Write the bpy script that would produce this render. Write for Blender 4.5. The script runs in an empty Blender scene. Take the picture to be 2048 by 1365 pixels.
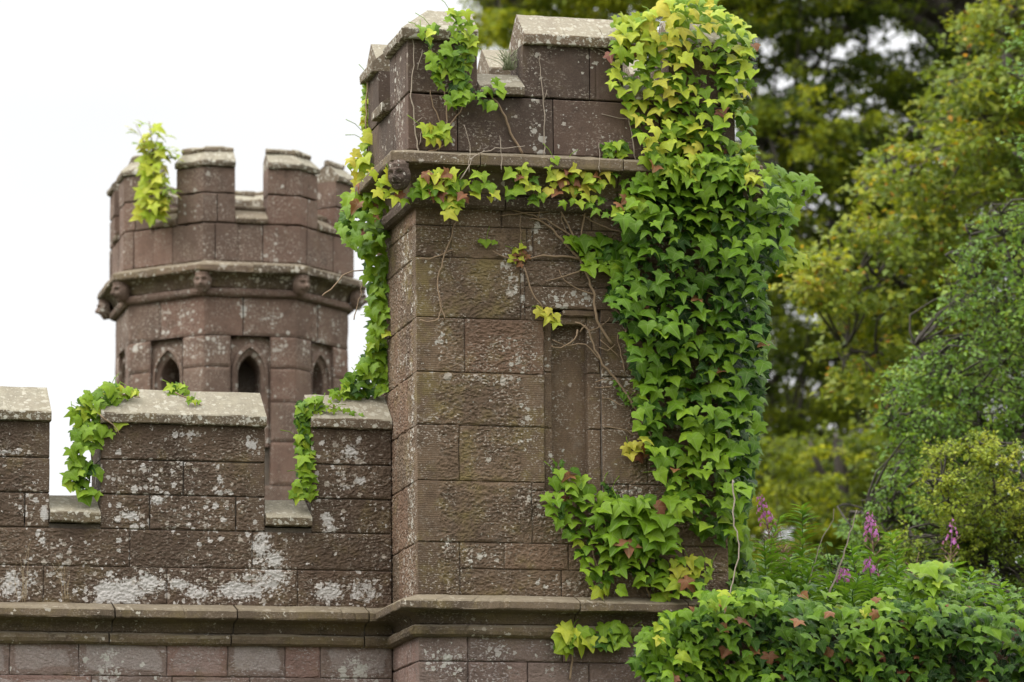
import bpy, math, random
import numpy as np
from mathutils import Vector, Matrix
random.seed(11)
rng = np.random.default_rng(11)
S = bpy.context.scene
COL = S.collection
# ------------------------------------------------------------------ camera
FPX, TILT, YAW, ROLL = 8500.0, 0.16710012, 0.24005891, -0.01064494
CAM = np.array([0.0, 0.0, 1.6])
_d = np.array([math.sin(YAW)*math.cos(TILT), math.cos(YAW)*math.cos(TILT), math.sin(TILT)])
_r = np.array([math.cos(YAW), -math.sin(YAW), 0.0])
_u = np.cross(_r, _d)
AX = _r*math.cos(ROLL)+_u*math.sin(ROLL)
UP = -_r*math.sin(ROLL)+_u*math.cos(ROLL)
cd = bpy.data.cameras.new('camera'); cam = bpy.data.objects.new('camera', cd); COL.objects.link(cam)
M = Matrix(((AX[0], UP[0], -_d[0], CAM[0]), (AX[1], UP[1], -_d[1], CAM[1]), (AX[2], UP[2], -_d[2], CAM[2]), (0, 0, 0, 1)))
cam.matrix_world = M
cd.sensor_width = 36.0; cd.lens = FPX/2048*36.0
cd.clip_start = 0.1; cd.clip_end = 4000
cd.dof.use_dof = True; cd.dof.focus_distance = 23.35; cd.dof.aperture_fstop = 2.7
S.camera = cam
# ------------------------------------------------------------------ world, sun, exposure
SUN_EL, SUN_AZ = math.radians(47), math.radians(-98)      # azimuth measured from +Y towards +X
W = bpy.data.worlds.new('World'); S.world = W; W.use_nodes = True
nt = W.node_tree; nt.nodes.clear()
sky = nt.nodes.new('ShaderNodeTexSky'); sky.sky_type = 'NISHITA'; sky.sun_disc = False
sky.sun_elevation = SUN_EL; sky.sun_rotation = SUN_AZ; sky.air_density = 1.0; sky.dust_density = 6.0; sky.ozone_density = 1.0
hs = nt.nodes.new('ShaderNodeHueSaturation'); hs.inputs['Saturation'].default_value = 0.12; hs.inputs['Value'].default_value = 0.55
mx = nt.nodes.new('ShaderNodeMixRGB'); mx.inputs[0].default_value = 0.80; mx.inputs[2].default_value = (9.7, 9.8, 9.9, 1)   # the cloud sheet
tcw = nt.nodes.new('ShaderNodeTexCoord'); spx = nt.nodes.new('ShaderNodeSeparateXYZ'); nt.links.new(tcw.outputs['Generated'], spx.inputs[0])
cie = nt.nodes.new('ShaderNodeMapRange'); cie.inputs[1].default_value = .22; cie.inputs[2].default_value = 1; cie.inputs[3].default_value = .83; cie.inputs[4].default_value = 2.8   # overcast sky: zenith about three times the horizon
nt.links.new(spx.outputs[2], cie.inputs[0])
ov = nt.nodes.new('ShaderNodeMixRGB'); ov.blend_type = 'MULTIPLY'; ov.inputs[0].default_value = 1.0
bg = nt.nodes.new('ShaderNodeBackground'); bg.inputs['Strength'].default_value = 0.098
wo = nt.nodes.new('ShaderNodeOutputWorld')
nt.links.new(sky.outputs[0], hs.inputs['Color']); nt.links.new(hs.outputs[0], mx.inputs[1])
cn = nt.nodes.new('ShaderNodeTexNoise'); cn.inputs['Scale'].default_value = 5; cn.inputs['Detail'].default_value = 4; nt.links.new(tcw.outputs['Generated'], cn.inputs['Vector'])
cm = nt.nodes.new('ShaderNodeMapRange'); cm.inputs[1].default_value = .3; cm.inputs[2].default_value = .7; cm.inputs[3].default_value = .95; cm.inputs[4].default_value = 1.05; nt.links.new(cn.outputs['Fac'], cm.inputs[0])
o2 = nt.nodes.new('ShaderNodeMixRGB'); o2.blend_type = 'MULTIPLY'; o2.inputs[0].default_value = 1.0; nt.links.new(mx.outputs[0], o2.inputs[1]); nt.links.new(cm.outputs[0], o2.inputs[2]); nt.links.new(o2.outputs[0], ov.inputs[1]); nt.links.new(cie.outputs[0], ov.inputs[2]); nt.links.new(ov.outputs[0], bg.inputs[0]); nt.links.new(bg.outputs[0], wo.inputs[0])
sl = bpy.data.lights.new('sun', 'SUN'); sl.energy = 1.6; sl.angle = math.radians(40); sl.color = (1.0, 0.97, 0.92)
so = bpy.data.objects.new('sun', sl); COL.objects.link(so)
sd = Vector((math.sin(SUN_AZ)*math.cos(SUN_EL), math.cos(SUN_AZ)*math.cos(SUN_EL), math.sin(SUN_EL)))
so.rotation_euler = sd.to_track_quat('Z', 'Y').to_euler(); so.location = (-10, 0, 30)
S.view_settings.view_transform = 'Standard'; S.view_settings.look = 'None'
S.view_settings.exposure = 0.6; S.view_settings.gamma = 1.0
S.cycles.max_bounces = 6; S.cycles.transparent_max_bounces = 4

# ------------------------------------------------------------------ helpers
def ray(px, py):
    return AX*(px-1024)/FPX-UP*(py-682.5)/FPX+_d
def at(px, py, y):                                     # the point of plane Y = y seen at a pixel
    v = ray(px, py); return CAM+v*((y-CAM[1])/v[1])
def atx(px, py, x):
    v = ray(px, py); return CAM+v*((x-CAM[0])/v[0])
def hash2(i, j, s):
    h = (i*374761393+j*668265263+s*1442695041) & 0xffffffff
    h = ((h ^ (h >> 13))*1274126177) & 0xffffffff
    return ((h ^ (h >> 16)) & 0xffff)/65535.0
def vnoise(x, y, s=0):                                 # 2-d value noise, -1..1
    x = np.asarray(x, float); y = np.asarray(y, float)
    i = np.floor(x).astype(np.int64); j = np.floor(y).astype(np.int64)
    fx = x-i; fy = y-j; fx = fx*fx*(3-2*fx); fy = fy*fy*(3-2*fy)
    a = hash2(i, j, s); b = hash2(i+1, j, s); c = hash2(i, j+1, s); d = hash2(i+1, j+1, s)
    return (a*(1-fx)*(1-fy)+b*fx*(1-fy)+c*(1-fx)*fy+d*fx*fy)*2-1
def sstep(a, b, x):
    t = np.clip((x-a)/(b-a), 0, 1); return t*t*(3-2*t)
def tag(o, label=None, cat=None, group=None, kind=None):
    if label: o['label'] = label
    if cat: o['category'] = cat
    if group: o['group'] = group
    if kind: o['kind'] = kind
    return o
def empty(name, loc, label, cat, group=None):
    o = bpy.data.objects.new(name, None); COL.objects.link(o); o.location = [float(c) for c in loc]; o.empty_display_size = 0.2
    return tag(o, label, cat, group)
class MB:
    def __init__(s): s.v = []; s.f = []; s.n = 0; s.a = {}; s.c = []
    def add(s, V, F, **attr):
        V = np.asarray(V, float).reshape(-1, 3); k = len(V)
        s.v.append(V); s.f.extend([[i+s.n for i in f] for f in F] if not isinstance(F, np.ndarray) else (F+s.n).tolist())
        s.c.append((s.n, k, attr)); s.n += k
    def build(s, name, mat, parent=None, smooth=False):
        me = bpy.data.meshes.new(name)
        V = np.concatenate(s.v) if s.v else np.zeros((0, 3))
        if parent is not None:
            p = parent
            while p is not None: V = V-np.array(p.location); p = p.parent
        me.from_pydata(V.tolist(), [], s.f)
        keys = set()
        for _, _, a in s.c: keys |= set(a)
        for k in keys:
            arr = np.zeros(len(V), np.float32)
            for st, n, a in s.c:
                if k in a: arr[st:st+n] = a[k]
            me.attributes.new(k, 'FLOAT', 'POINT').data.foreach_set('value', arr)
        if smooth: me.polygons.foreach_set('use_smooth', [True]*len(me.polygons))
        me.materials.append(mat); me.update()
        o = bpy.data.objects.new(name, me); COL.objects.link(o)
        if parent is not None: o.parent = parent
        return o
BOXF = [(0, 1, 2, 3), (7, 6, 5, 4), (0, 4, 5, 1), (1, 5, 6, 2), (2, 6, 7, 3), (3, 7, 4, 0)]
def box(mb, x0, x1, y0, y1, z0, z1, **a):
    mb.add([(x0, y0, z0), (x0, y1, z0), (x1, y1, z0), (x1, y0, z0), (x0, y0, z1), (x0, y1, z1), (x1, y1, z1), (x1, y0, z1)], BOXF, **a)
def tube(mb, pts, r0, r1=None, n=5, **a):
    P = np.asarray(pts, float); r1 = r0 if r1 is None else r1; k = len(P)
    T = np.gradient(P, axis=0); T /= np.linalg.norm(T, axis=1)[:, None]+1e-9
    ref = np.array([0.3, 0.9, 0.31]); A = np.cross(T, ref); A /= np.linalg.norm(A, axis=1)[:, None]+1e-9; B = np.cross(T, A)
    R = np.linspace(r0, r1, k)[:, None, None]; th = np.arange(n)*2*math.pi/n
    V = P[:, None, :]+R*(A[:, None, :]*np.cos(th)[None, :, None]+B[:, None, :]*np.sin(th)[None, :, None])
    F = [(i*n+j, i*n+(j+1) % n, (i+1)*n+(j+1) % n, (i+1)*n+j) for i in range(k-1) for j in range(n)]
    F.append(tuple(range(n))[::-1]); F.append(tuple((k-1)*n+j for j in range(n)))
    mb.add(V.reshape(-1, 3), F, **a)
def smooth_path(pts, step=0.04, wob=0.0):
    P = np.asarray(pts, float); k = len(P)
    if k < 2: return P
    out = []
    for i in range(k-1):
        p0 = P[max(i-1, 0)]; p1 = P[i]; p2 = P[i+1]; p3 = P[min(i+2, k-1)]
        m = max(2, int(np.linalg.norm(p2-p1)/step))
        for t in np.linspace(0, 1, m, endpoint=False):
            out.append(0.5*((2*p1)+(-p0+p2)*t+(2*p0-5*p1+4*p2-p3)*t*t+(-p0+3*p1-3*p2+p3)*t**3))
    out.append(P[-1]); out = np.array(out)
    if wob: out[1:-1] += rng.normal(0, wob, (len(out)-2, 3))
    return out

# ------------------------------------------------------------------ materials
class NT:
    def __init__(s, name):
        s.m = bpy.data.materials.new(name); s.m.use_nodes = True; s.t = s.m.node_tree; s.t.nodes.clear()
        s.o = s.n('ShaderNodeOutputMaterial')
    def n(s, k, **p):
        x = s.t.nodes.new(k)
        for a, b in p.items(): setattr(x, a, b)
        return x
    def set(s, sock, v):
        if hasattr(v, 'links') or isinstance(v, bpy.types.NodeSocket): s.t.links.new(v, sock)
        elif isinstance(v, (tuple, list)) and len(v) == 3 and sock.type == 'RGBA': sock.default_value = (*v, 1)
        else: sock.default_value = v
    def noise(s, vec, scale, detail=3, rough=.55, dist=0):
        x = s.n('ShaderNodeTexNoise'); s.set(x.inputs['Vector'], vec); x.inputs['Scale'].default_value = scale
        x.inputs['Detail'].default_value = detail; x.inputs['Roughness'].default_value = rough; x.inputs['Distortion'].default_value = dist
        return x.outputs['Fac']
    def math(s, op, a, b=0.0, c=0.0, clamp=False):
        x = s.n('ShaderNodeMath', operation=op); x.use_clamp = clamp
        s.set(x.inputs[0], a); s.set(x.inputs[1], b); s.set(x.inputs[2], c); return x.outputs[0]
    def mix(s, fac, a, b, mode='MIX'):
        x = s.n('ShaderNodeMixRGB', blend_type=mode); s.set(x.inputs[0], fac); s.set(x.inputs[1], a); s.set(x.inputs[2], b); return x.outputs[0]
    def step(s, v, a, b):
        x = s.n('ShaderNodeMapRange', interpolation_type='SMOOTHSTEP'); s.set(x.inputs[0], v); s.set(x.inputs[1], a); s.set(x.inputs[2], b); return x.outputs[0]
    def attr(s, k):
        x = s.n('ShaderNodeAttribute'); x.attribute_name = k; return x.outputs['Fac']
    def mapping(s, vec, scale=(1, 1, 1), loc=(0, 0, 0)):
        x = s.n('ShaderNodeMapping'); s.set(x.inputs['Vector'], vec); x.inputs['Scale'].default_value = scale; x.inputs['Location'].default_value = loc
        return x.outputs[0]
    def ramp(s, v, stops):
        x = s.n('ShaderNodeValToRGB'); s.set(x.inputs[0], v); e = x.color_ramp.elements
        while len(e) < len(stops): e.new(0.5)
        for q, (p, c) in zip(e, stops): q.position = p; q.color = (*c, 1)
        return x.outputs[0]

def stone(name, dark, mid, red, olive=.5, frost=.5, spots=.5, bump=.5, lichcol=(.46, .44, .39), pale=(.36, .31, .255), tool=0.0, top=None, crust=.84):
    t = NT(name); P = t.n('ShaderNodeNewGeometry').outputs['Position']
    tone = t.attr('tone'); peck = t.attr('peck'); lich = t.attr('lich'); mossa = t.attr('moss'); wet = t.attr('wet')
    big = t.noise(P, 2.4, 4, .6); med = t.noise(P, 11, 5, .65); fine = t.noise(P, 140, 3, .7)
    c = t.mix(t.step(big, .35, .68), dark, mid)
    c = t.mix(t.math('MULTIPLY', t.step(tone, .45, 1.0), .55), c, red)
    c = t.mix(t.math('MULTIPLY', t.step(tone, .35, .0), .35), c, tuple(k*.62 for k in dark))
    c = t.mix(t.math('MULTIPLY', t.step(med, .5, .72), .55), c, tuple(k*.55 for k in dark))
    c = t.mix(t.math('MULTIPLY', t.step(t.noise(P, 1.3, 5, .68), .54, .68), .6), c, tuple(k*.58 for k in dark))
    c = t.mix(t.math('MULTIPLY', t.attr('spall'), t.math('MULTIPLY_ADD', med, .9, .25)), c, pale)
    ol = t.math('MULTIPLY', t.step(t.math('ADD', t.math('MULTIPLY_ADD', t.noise(P, 13, 4, .65), .5, t.math('MULTIPLY', t.noise(P, 4.1, 4, .6), .6)), t.math('MULTIPLY', mossa, .17)), .55, .78), olive)
    c = t.mix(ol, c, (.165, .125, .050))
    c = t.mix(t.math('MULTIPLY', wet, .85), c, tuple(k*.3 for k in dark))
    b = t.math('ADD', t.math('MULTIPLY', t.math('SUBTRACT', fine, .5), 1.1), 1.0)
    c = t.mix(1.0, c, b, 'MULTIPLY')
    # pale frost of lichen in small flecks, in clusters
    Pz = t.mapping(P, (1, 1, 1.6))
    fl = t.step(t.noise(Pz, 68, 3, .6), .545, .64)
    cl = t.step(t.math('ADD', t.noise(P, 5.2, 4, .65), t.math('MULTIPLY', lich, .25)), .38, .62)
    c = t.mix(t.math('MULTIPLY', t.math('MULTIPLY', fl, cl), frost), c, pale)
    haze_ = t.math('MULTIPLY', t.step(t.noise(P, 7.5, 5, .7), .56, .76), .28*frost)
    clus = t.math('MULTIPLY', t.step(t.noise(P, 3.1, 3, .6), .60, .42), .22)
    c = t.mix(haze_, c, tuple(k*.72 for k in pale))
    # round lichen spots of two sizes
    Pd = t.n('ShaderNodeVectorMath', operation='ADD'); nz = t.n('ShaderNodeTexNoise'); t.set(nz.inputs['Vector'], P); nz.inputs['Scale'].default_value = 55
    sc = t.n('ShaderNodeVectorMath', operation='SCALE'); t.set(sc.inputs[0], nz.outputs['Color']); sc.inputs['Scale'].default_value = .034
    t.set(Pd.inputs[0], P); t.set(Pd.inputs[1], sc.outputs[0])
    for scale, rmax, keep in ((11, .30, .74), (22, .40, .64), (33, .46, .72), (52, .40, .64)):
        vo = t.n('ShaderNodeTexVoronoi'); t.set(vo.inputs['Vector'], Pd.outputs[0]); vo.inputs['Scale'].default_value = scale
        sep = t.n('ShaderNodeSeparateColor'); t.set(sep.inputs[0], vo.outputs['Color']); thr = t.math('MINIMUM', t.math('ADD', clus, keep+.30*(1-spots)), 1.0)
        rad = t.math('MULTIPLY', t.step(t.math('ADD', sep.outputs[0], t.math('MULTIPLY', lich, .50)), thr, 1.03), rmax)
        m = t.step(t.math('SUBTRACT', rad, vo.outputs['Distance']), .0, .05)
        col = t.mix(sep.outputs[1], lichcol, pale)
        c = t.mix(t.math('MULTIPLY', m, .88), c, t.mix(1.0, col, t.math('ADD', t.math('MULTIPLY', med, .7), .62), 'MULTIPLY'))
    # crusts painted by the patches listed in the builder
    cr = t.step(t.math('ADD', t.math('MULTIPLY', lich, .42), t.math('MULTIPLY', t.math('ADD', t.noise(P, 17, 4, .6), t.noise(P, 62, 2, .6)), .5)), crust, crust+.09)
    c = t.mix(t.math('MULTIPLY', cr, t.step(lich, .05, .3)), c, t.mix(t.noise(P, 90, 2), tuple(k*.55 for k in lichcol), tuple(min(1, k*1.25) for k in lichcol)))
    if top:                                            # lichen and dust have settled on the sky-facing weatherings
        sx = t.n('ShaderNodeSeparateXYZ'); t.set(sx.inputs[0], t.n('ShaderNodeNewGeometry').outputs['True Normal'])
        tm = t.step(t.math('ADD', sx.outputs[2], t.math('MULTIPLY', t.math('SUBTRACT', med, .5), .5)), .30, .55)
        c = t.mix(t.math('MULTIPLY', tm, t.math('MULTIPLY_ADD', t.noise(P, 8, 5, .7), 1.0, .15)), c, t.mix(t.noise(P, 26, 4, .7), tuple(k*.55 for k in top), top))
    bs = t.n('ShaderNodeBsdfPrincipled'); t.set(bs.inputs['Base Color'], c); bs.inputs['Roughness'].default_value = .9
    bs.inputs['Specular IOR Level'].default_value = .25
    w = t.n('ShaderNodeTexWave', wave_type='BANDS', bands_direction='Z'); t.set(w.inputs['Vector'], P); w.inputs['Scale'].default_value = 26; w.inputs['Distortion'].default_value = 2.2; w.inputs['Detail'].default_value = 2
    hgt = t.math('ADD', t.math('ADD', t.math('MULTIPLY', t.noise(P, 95, 4, .7), .7), t.math('MULTIPLY', med, .5)),
                 t.math('MULTIPLY', t.math('MULTIPLY', w.outputs['Fac'], tool), t.math('SUBTRACT', 1.0, peck)))
    bp = t.n('ShaderNodeBump'); bp.inputs['Strength'].default_value = bump; bp.inputs['Distance'].default_value = .008; t.set(bp.inputs['Height'], hgt)
    t.set(bs.inputs['Normal'], bp.outputs[0]); t.set(t.o.inputs[0], bs.outputs[0]); return t.m

ST_TOWER = stone('sandstone_tower', (.108, .073, .048), (.154, .104, .066), (.172, .098, .066), olive=.85, frost=1.0, spots=.35, bump=.6, tool=.2)
ST_WALL = stone('sandstone_wall', (.083, .056, .039), (.117, .080, .054), (.130, .076, .052), olive=.45, frost=.6, spots=1.0, bump=.6, lichcol=(.50, .47, .44), tool=.15, crust=.785)
ST_TOP = stone('sandstone_parapet', (.078, .055, .043), (.112, .077, .058), (.128, .078, .058), olive=.3, frost=.55, spots=.7, bump=.45, tool=.05)
ST_TURRET = stone('sandstone_turret', (.122, .082, .062), (.172, .115, .086), (.185, .104, .076), olive=.12, frost=.85, spots=.7, bump=.4)
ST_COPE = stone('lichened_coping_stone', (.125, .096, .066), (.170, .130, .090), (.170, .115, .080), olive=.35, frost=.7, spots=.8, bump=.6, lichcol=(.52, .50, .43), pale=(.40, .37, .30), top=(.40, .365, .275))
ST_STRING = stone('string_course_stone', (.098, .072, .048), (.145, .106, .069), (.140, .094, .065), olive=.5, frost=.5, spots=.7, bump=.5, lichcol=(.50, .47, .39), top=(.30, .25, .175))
ST_LOW = stone('pale_pink_sandstone', (.150, .108, .090), (.200, .145, .122), (.240, .138, .113), olive=.3, frost=1.0, spots=.4, bump=.6, pale=(.34, .30, .28))
MORTAR = stone('old_mortar', (.13, .105, .085), (.19, .165, .135), (.17, .14, .11), olive=.3, frost=.5, spots=.3)

def leaf_mat(name, stops, trans=.28, rough=.48, spec=.18, vein=.5, tboost=1.5):
    t = NT(name); P = t.n('ShaderNodeNewGeometry').outputs['Position']
    hue = t.attr('hue'); vn = t.attr('vein')
    c = t.ramp(hue, stops)
    c = t.mix(1.0, c, t.math('ADD', t.math('MULTIPLY', t.noise(P, 38, 3), .7), .65), 'MULTIPLY')
    c = t.mix(t.math('MULTIPLY', t.step(t.noise(P, 75, 4, .7), .63, .72), .5), c, (.16, .11, .035))
    if vein: c = t.mix(t.math('MULTIPLY', t.step(vn, .72, 1.0), vein), c, t.mix(.35, c, (.42, .48, .22)))
    bs = t.n('ShaderNodeBsdfPrincipled'); t.set(bs.inputs['Base Color'], c); bs.inputs['Roughness'].default_value = rough
    bs.inputs['Specular IOR Level'].default_value = spec
    tr = t.n('ShaderNodeBsdfTranslucent'); t.set(tr.inputs[0], t.mix(1.0, c, (tboost*1.1, tboost, tboost*.45), 'MULTIPLY'))
    ms = t.n('ShaderNodeMixShader'); ms.inputs[0].default_value = trans
    t.set(ms.inputs[1], bs.outputs[0]); t.set(ms.inputs[2], tr.outputs[0]); t.set(t.o.inputs[0], ms.outputs[0]); return t.m
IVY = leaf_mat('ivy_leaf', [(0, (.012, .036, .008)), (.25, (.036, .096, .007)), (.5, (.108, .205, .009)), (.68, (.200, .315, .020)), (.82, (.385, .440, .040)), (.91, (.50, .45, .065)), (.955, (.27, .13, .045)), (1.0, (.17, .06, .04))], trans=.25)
def twig_mat(name, a, b):
    t = NT(name); P = t.n('ShaderNodeNewGeometry').outputs['Position']
    c = t.mix(t.noise(P, 30, 4), a, b); bs = t.n('ShaderNodeBsdfPrincipled'); t.set(bs.inputs['Base Color'], c); bs.inputs['Roughness'].default_value = .85
    bp = t.n('ShaderNodeBump'); bp.inputs['Strength'].default_value = .4; bp.inputs['Distance'].default_value = .01; t.set(bp.inputs['Height'], t.noise(P, 60, 4)); t.set(bs.inputs['Normal'], bp.outputs[0])
    t.set(t.o.inputs[0], bs.outputs[0]); return t.m
VINE = twig_mat('ivy_stem', (.17, .11, .065), (.34, .24, .15))
DRYV = twig_mat('dry_vine', (.25, .20, .15), (.40, .33, .26))
BARK = twig_mat('bark', (.035, .028, .022), (.075, .062, .050))
STRAW = twig_mat('straw', (.26, .19, .11), (.42, .33, .20))

# ------------------------------------------------------------------ masonry
Zp = np.array([0, 0, 1.0])
class Frame:
    def __init__(s, O, U): s.O = np.array(O, float); s.U = np.array(U, float); s.N = np.cross(s.U, Zp)   # outward normal is right of U
    def p(s, u, z, d=0.0): return s.O+np.multiply.outer(u, s.U)+np.multiply.outer(d, s.N)+np.multiply.outer(z, Zp)
SEED = [0]
def lichen_at(V, patches):
    L = np.zeros(len(V))
    for (c, rx, rz, k) in patches:
        d = np.hypot(np.hypot(V[:, 0]-c[0], V[:, 1]-c[1])/rx, (V[:, 2]-c[2])/rz)
        L = np.maximum(L, k*np.clip(1.25-d, 0, 1))
    return L
def block(mb, fr, u0, u1, z0, z1, peck=.008, marg=(.0, .0, .0, .0), step=.0054, depth=.1, off=None, gap=.0012, rnd=(1, 1, 1, 1), tone=None, patches=(), moss=0, er=.0055, wet=0, spall=0):
    """one dressed stone; marg = smooth drafted margins left, right, bottom, top; rnd = worn arris at each edge"""
    SEED[0] += 1; sd_ = SEED[0]
    if not isinstance(gap, tuple): gap = (gap,)*4
    if tone is None: tone = random.random()
    if off is None: off = random.uniform(-.0025, .0025)
    a0, a1, b0, b1 = u0+gap[0], u1-gap[1], z0+gap[2], z1-gap[3]
    nu = max(3, int((a1-a0)/step)+1); nz = max(3, int((b1-b0)/step)+1)
    u = np.linspace(a0, a1, nu); z = np.linspace(b0, b1, nz); Ug, Zg = np.meshgrid(u, z, indexing='ij')
    jit = vnoise(Ug/.03, Zg/.03, sd_)*.004+vnoise(Ug/.12, Zg/.12, sd_+5)*.004
    big = 9.0
    dl = Ug-a0+(0 if rnd[0] else big); dr = a1-Ug+(0 if rnd[1] else big); db = Zg-b0+(0 if rnd[2] else big); dt = b1-Zg+(0 if rnd[3] else big)
    e = np.minimum(np.minimum(dl, dr), np.minimum(db, dt))+jit
    h = off-.007*(1-sstep(0, er, e))**2
    ml = sstep(marg[0]-.006, marg[0]+.012, Ug-a0+jit*2) if marg[0] else 1
    mr = sstep(marg[1]-.006, marg[1]+.012, a1-Ug+jit*2) if marg[1] else 1
    mb_ = sstep(marg[2]-.006, marg[2]+.012, Zg-b0+jit*2) if marg[2] else 1
    mt = sstep(marg[3]-.006, marg[3]+.012, b1-Zg+jit*2) if marg[3] else 1
    mask = ml*mr*mb_*mt*np.ones_like(Ug)*sstep(.002, .016, e)
    wu = vnoise(Ug/.05, Zg/.05, sd_+1)*.012; wz = vnoise(Ug/.06, Zg/.05, sd_+2)*.010
    n1 = vnoise((Ug+wu)/.016+(Zg/.05), (Zg+wz)/.0085, sd_+3); n2 = vnoise((Ug+wu)/.009, (Zg+wz)/.007, sd_+4); n3 = vnoise(Ug/.06, Zg/.04, sd_+6)
    rel = n1*.75+n2*.42+n3*.28
    h = h+mask*peck*.68*(rel+.3)+(1-mask)*vnoise(Ug/.05, Zg/.04, sd_+7)*.0012
    V = fr.p(Ug.ravel(), Zg.ravel(), h.ravel())
    sp_ = (sstep(.028, .042, np.minimum(np.minimum(Ug-a0, a1-Ug)*.8, np.minimum(Zg-b0, b1-Zg))+vnoise(Ug/.09, Zg/.07, sd_+9)*.022+vnoise(Ug/.02, Zg/.02, sd_+10)*.003)*spall).ravel()
    idx = np.arange(nu*nz).reshape(nu, nz)
    F = np.stack([idx[:-1, :-1], idx[1:, :-1], idx[1:, 1:], idx[:-1, 1:]], -1).reshape(-1, 4)
    br = np.concatenate([idx[:, 0], idx[-1, 1:], idx[-2::-1, -1], idx[0, -2:0:-1]])
    Vb = V[br]-fr.N*(fr_d(V[br], fr)+depth)[:, None]
    k = len(br); n0 = nu*nz; j = np.arange(k)
    Fs = np.stack([br[j], n0+j, n0+(j+1) % k, br[(j+1) % k]], -1)
    VV = np.concatenate([V, Vb]); pk = np.concatenate([mask.ravel(), np.zeros(k)])
    mb.add(VV, np.concatenate([F, Fs]), tone=np.full(len(VV), tone), spall=np.concatenate([sp_, np.zeros(k)]), peck=pk if peck else 0, lich=lichen_at(VV, patches) if patches else 0, moss=moss, wet=wet)
def fr_d(P, fr): return (P-fr.O)@fr.N
def courses(mb, fr, zs, cuts, **k):
    for i in range(len(zs)-1):
        c = cuts[i]
        for a, b in zip(c[:-1], c[1:]): block(mb, fr, a, b, zs[i], zs[i+1], **k)
def bev(pts, r):
    out = []; n = len(pts)
    for i in range(n):
        p = np.array(pts[i]); a = np.array(pts[i-1]); b = np.array(pts[(i+1) % n])
        da = a-p; db_ = b-p; la = np.linalg.norm(da); lb = np.linalg.norm(db_)
        q = min(r, la*.4, lb*.4); out += [p+da/la*q, p+db_/lb*q]
    return out
def sweep(mb, path, prof, closed=False, step=.012, jit=.0022, tone=None, patches=(), moss=0, er=.007, lich=0, wet=0):
    if tone is None: tone = random.random()
    SEED[0] += 1; s_ = SEED[0]
    prof = np.array(bev(prof, er) if er else prof, float); P = np.array(path, float); n = len(P); segs = n if closed else n-1
    D = np.array([(P[(i+1) % n]-P[i])/np.linalg.norm(P[(i+1) % n]-P[i]) for i in range(segs)]); Nn = np.stack([D[:, 1], -D[:, 0]], 1)
    mt = []
    for i in range(n):
        if closed or 0 < i < n-1:
            a = Nn[i-1]; b = Nn[i % segs]; mt.append((a+b)/(1+a@b))
        else: mt.append(Nn[0] if i == 0 else Nn[-1])
    st = []
    for i in range(segs):
        m = max(1, int(np.linalg.norm(P[(i+1) % n]-P[i])/step))
        for q in range(m): st.append((i, q/m))
    if not closed: st.append((segs-1, 1.0))
    k = len(prof); rows = []; s = 0; j_ = np.arange(k)
    for i, q in st:
        A_ = P[i]+prof[:, :1]*mt[i]; B_ = P[(i+1) % n]+prof[:, :1]*mt[(i+1) % n]
        nn = Nn[i] if 0 < q < 1 else (mt[i] if q == 0 else mt[(i+1) % n]); s = i*3.7+q*np.linalg.norm(P[(i+1) % n]-P[i])
        do = vnoise(np.full(k, s/.06), j_*.9, s_)*jit+vnoise(np.full(k, s/.25), j_*.5, s_+1)*jit*1.5
        dz = vnoise(np.full(k, s/.06), j_*.9, s_+2)*jit+vnoise(np.full(k, s/.25), j_*.5, s_+3)*jit*1.5
        ch = np.clip(vnoise(np.full(k, s/.035), j_*.23, s_+7)-.62, 0, 1)*.030+np.clip(vnoise(np.full(k, s/.011), j_*.31, s_+8)-.7, 0, 1)*.012
        do = do-ch*(prof[:, 0] > -.02); dz = dz-ch*.4*(prof[:, 0] > -.02)
        Q = A_*(1-q)+B_*q+do[:, None]*nn
        rows.append(np.concatenate([Q, (prof[:, 1]+dz)[:, None]], 1))
    V = np.concatenate(rows); K = len(st); F = []
    for i in range(K if closed else K-1):
        i2 = (i+1) % K
        for j in range(k): F.append((i*k+j, i2*k+j, i2*k+(j+1) % k, i*k+(j+1) % k))
    if not closed: F.append(tuple(range(k))[::-1]); F.append(tuple((K-1)*k+j for j in range(k)))
    mb.add(V, F, tone=tone, lich=np.maximum(lichen_at(V, patches), lich) if patches else lich, moss=moss, peck=0, wet=wet)
def subpath(path, s0, s1):
    P = np.array(path, float); L = [0]
    for a, b in zip(P[:-1], P[1:]): L.append(L[-1]+np.linalg.norm(b-a))
    def ptat(s):
        for i in range(len(P)-1):
            if s <= L[i+1]+1e-9: return P[i]+(P[i+1]-P[i])*(s-L[i])/(L[i+1]-L[i])
        return P[-1]
    return [ptat(s0)]+[P[i] for i in range(1, len(P)-1) if s0+1e-6 < L[i] < s1-1e-6]+[ptat(s1)], L[-1]
def pieces(mb, path, prof, cuts, gap=.003, **k):
    tot = subpath(path, 0, .01)[1]; c = [0]+list(cuts)+[tot]
    for i, (a, b) in enumerate(zip(c[:-1], c[1:])):
        sweep(mb, subpath(path, a+(gap if i else 0), b-(gap if b < tot else 0))[0], prof, **k)
def circ(o, z, r, n=10): return [(o+r*math.cos(2*math.pi*i/n), z+r*math.sin(2*math.pi*i/n)) for i in range(n)]
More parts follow.
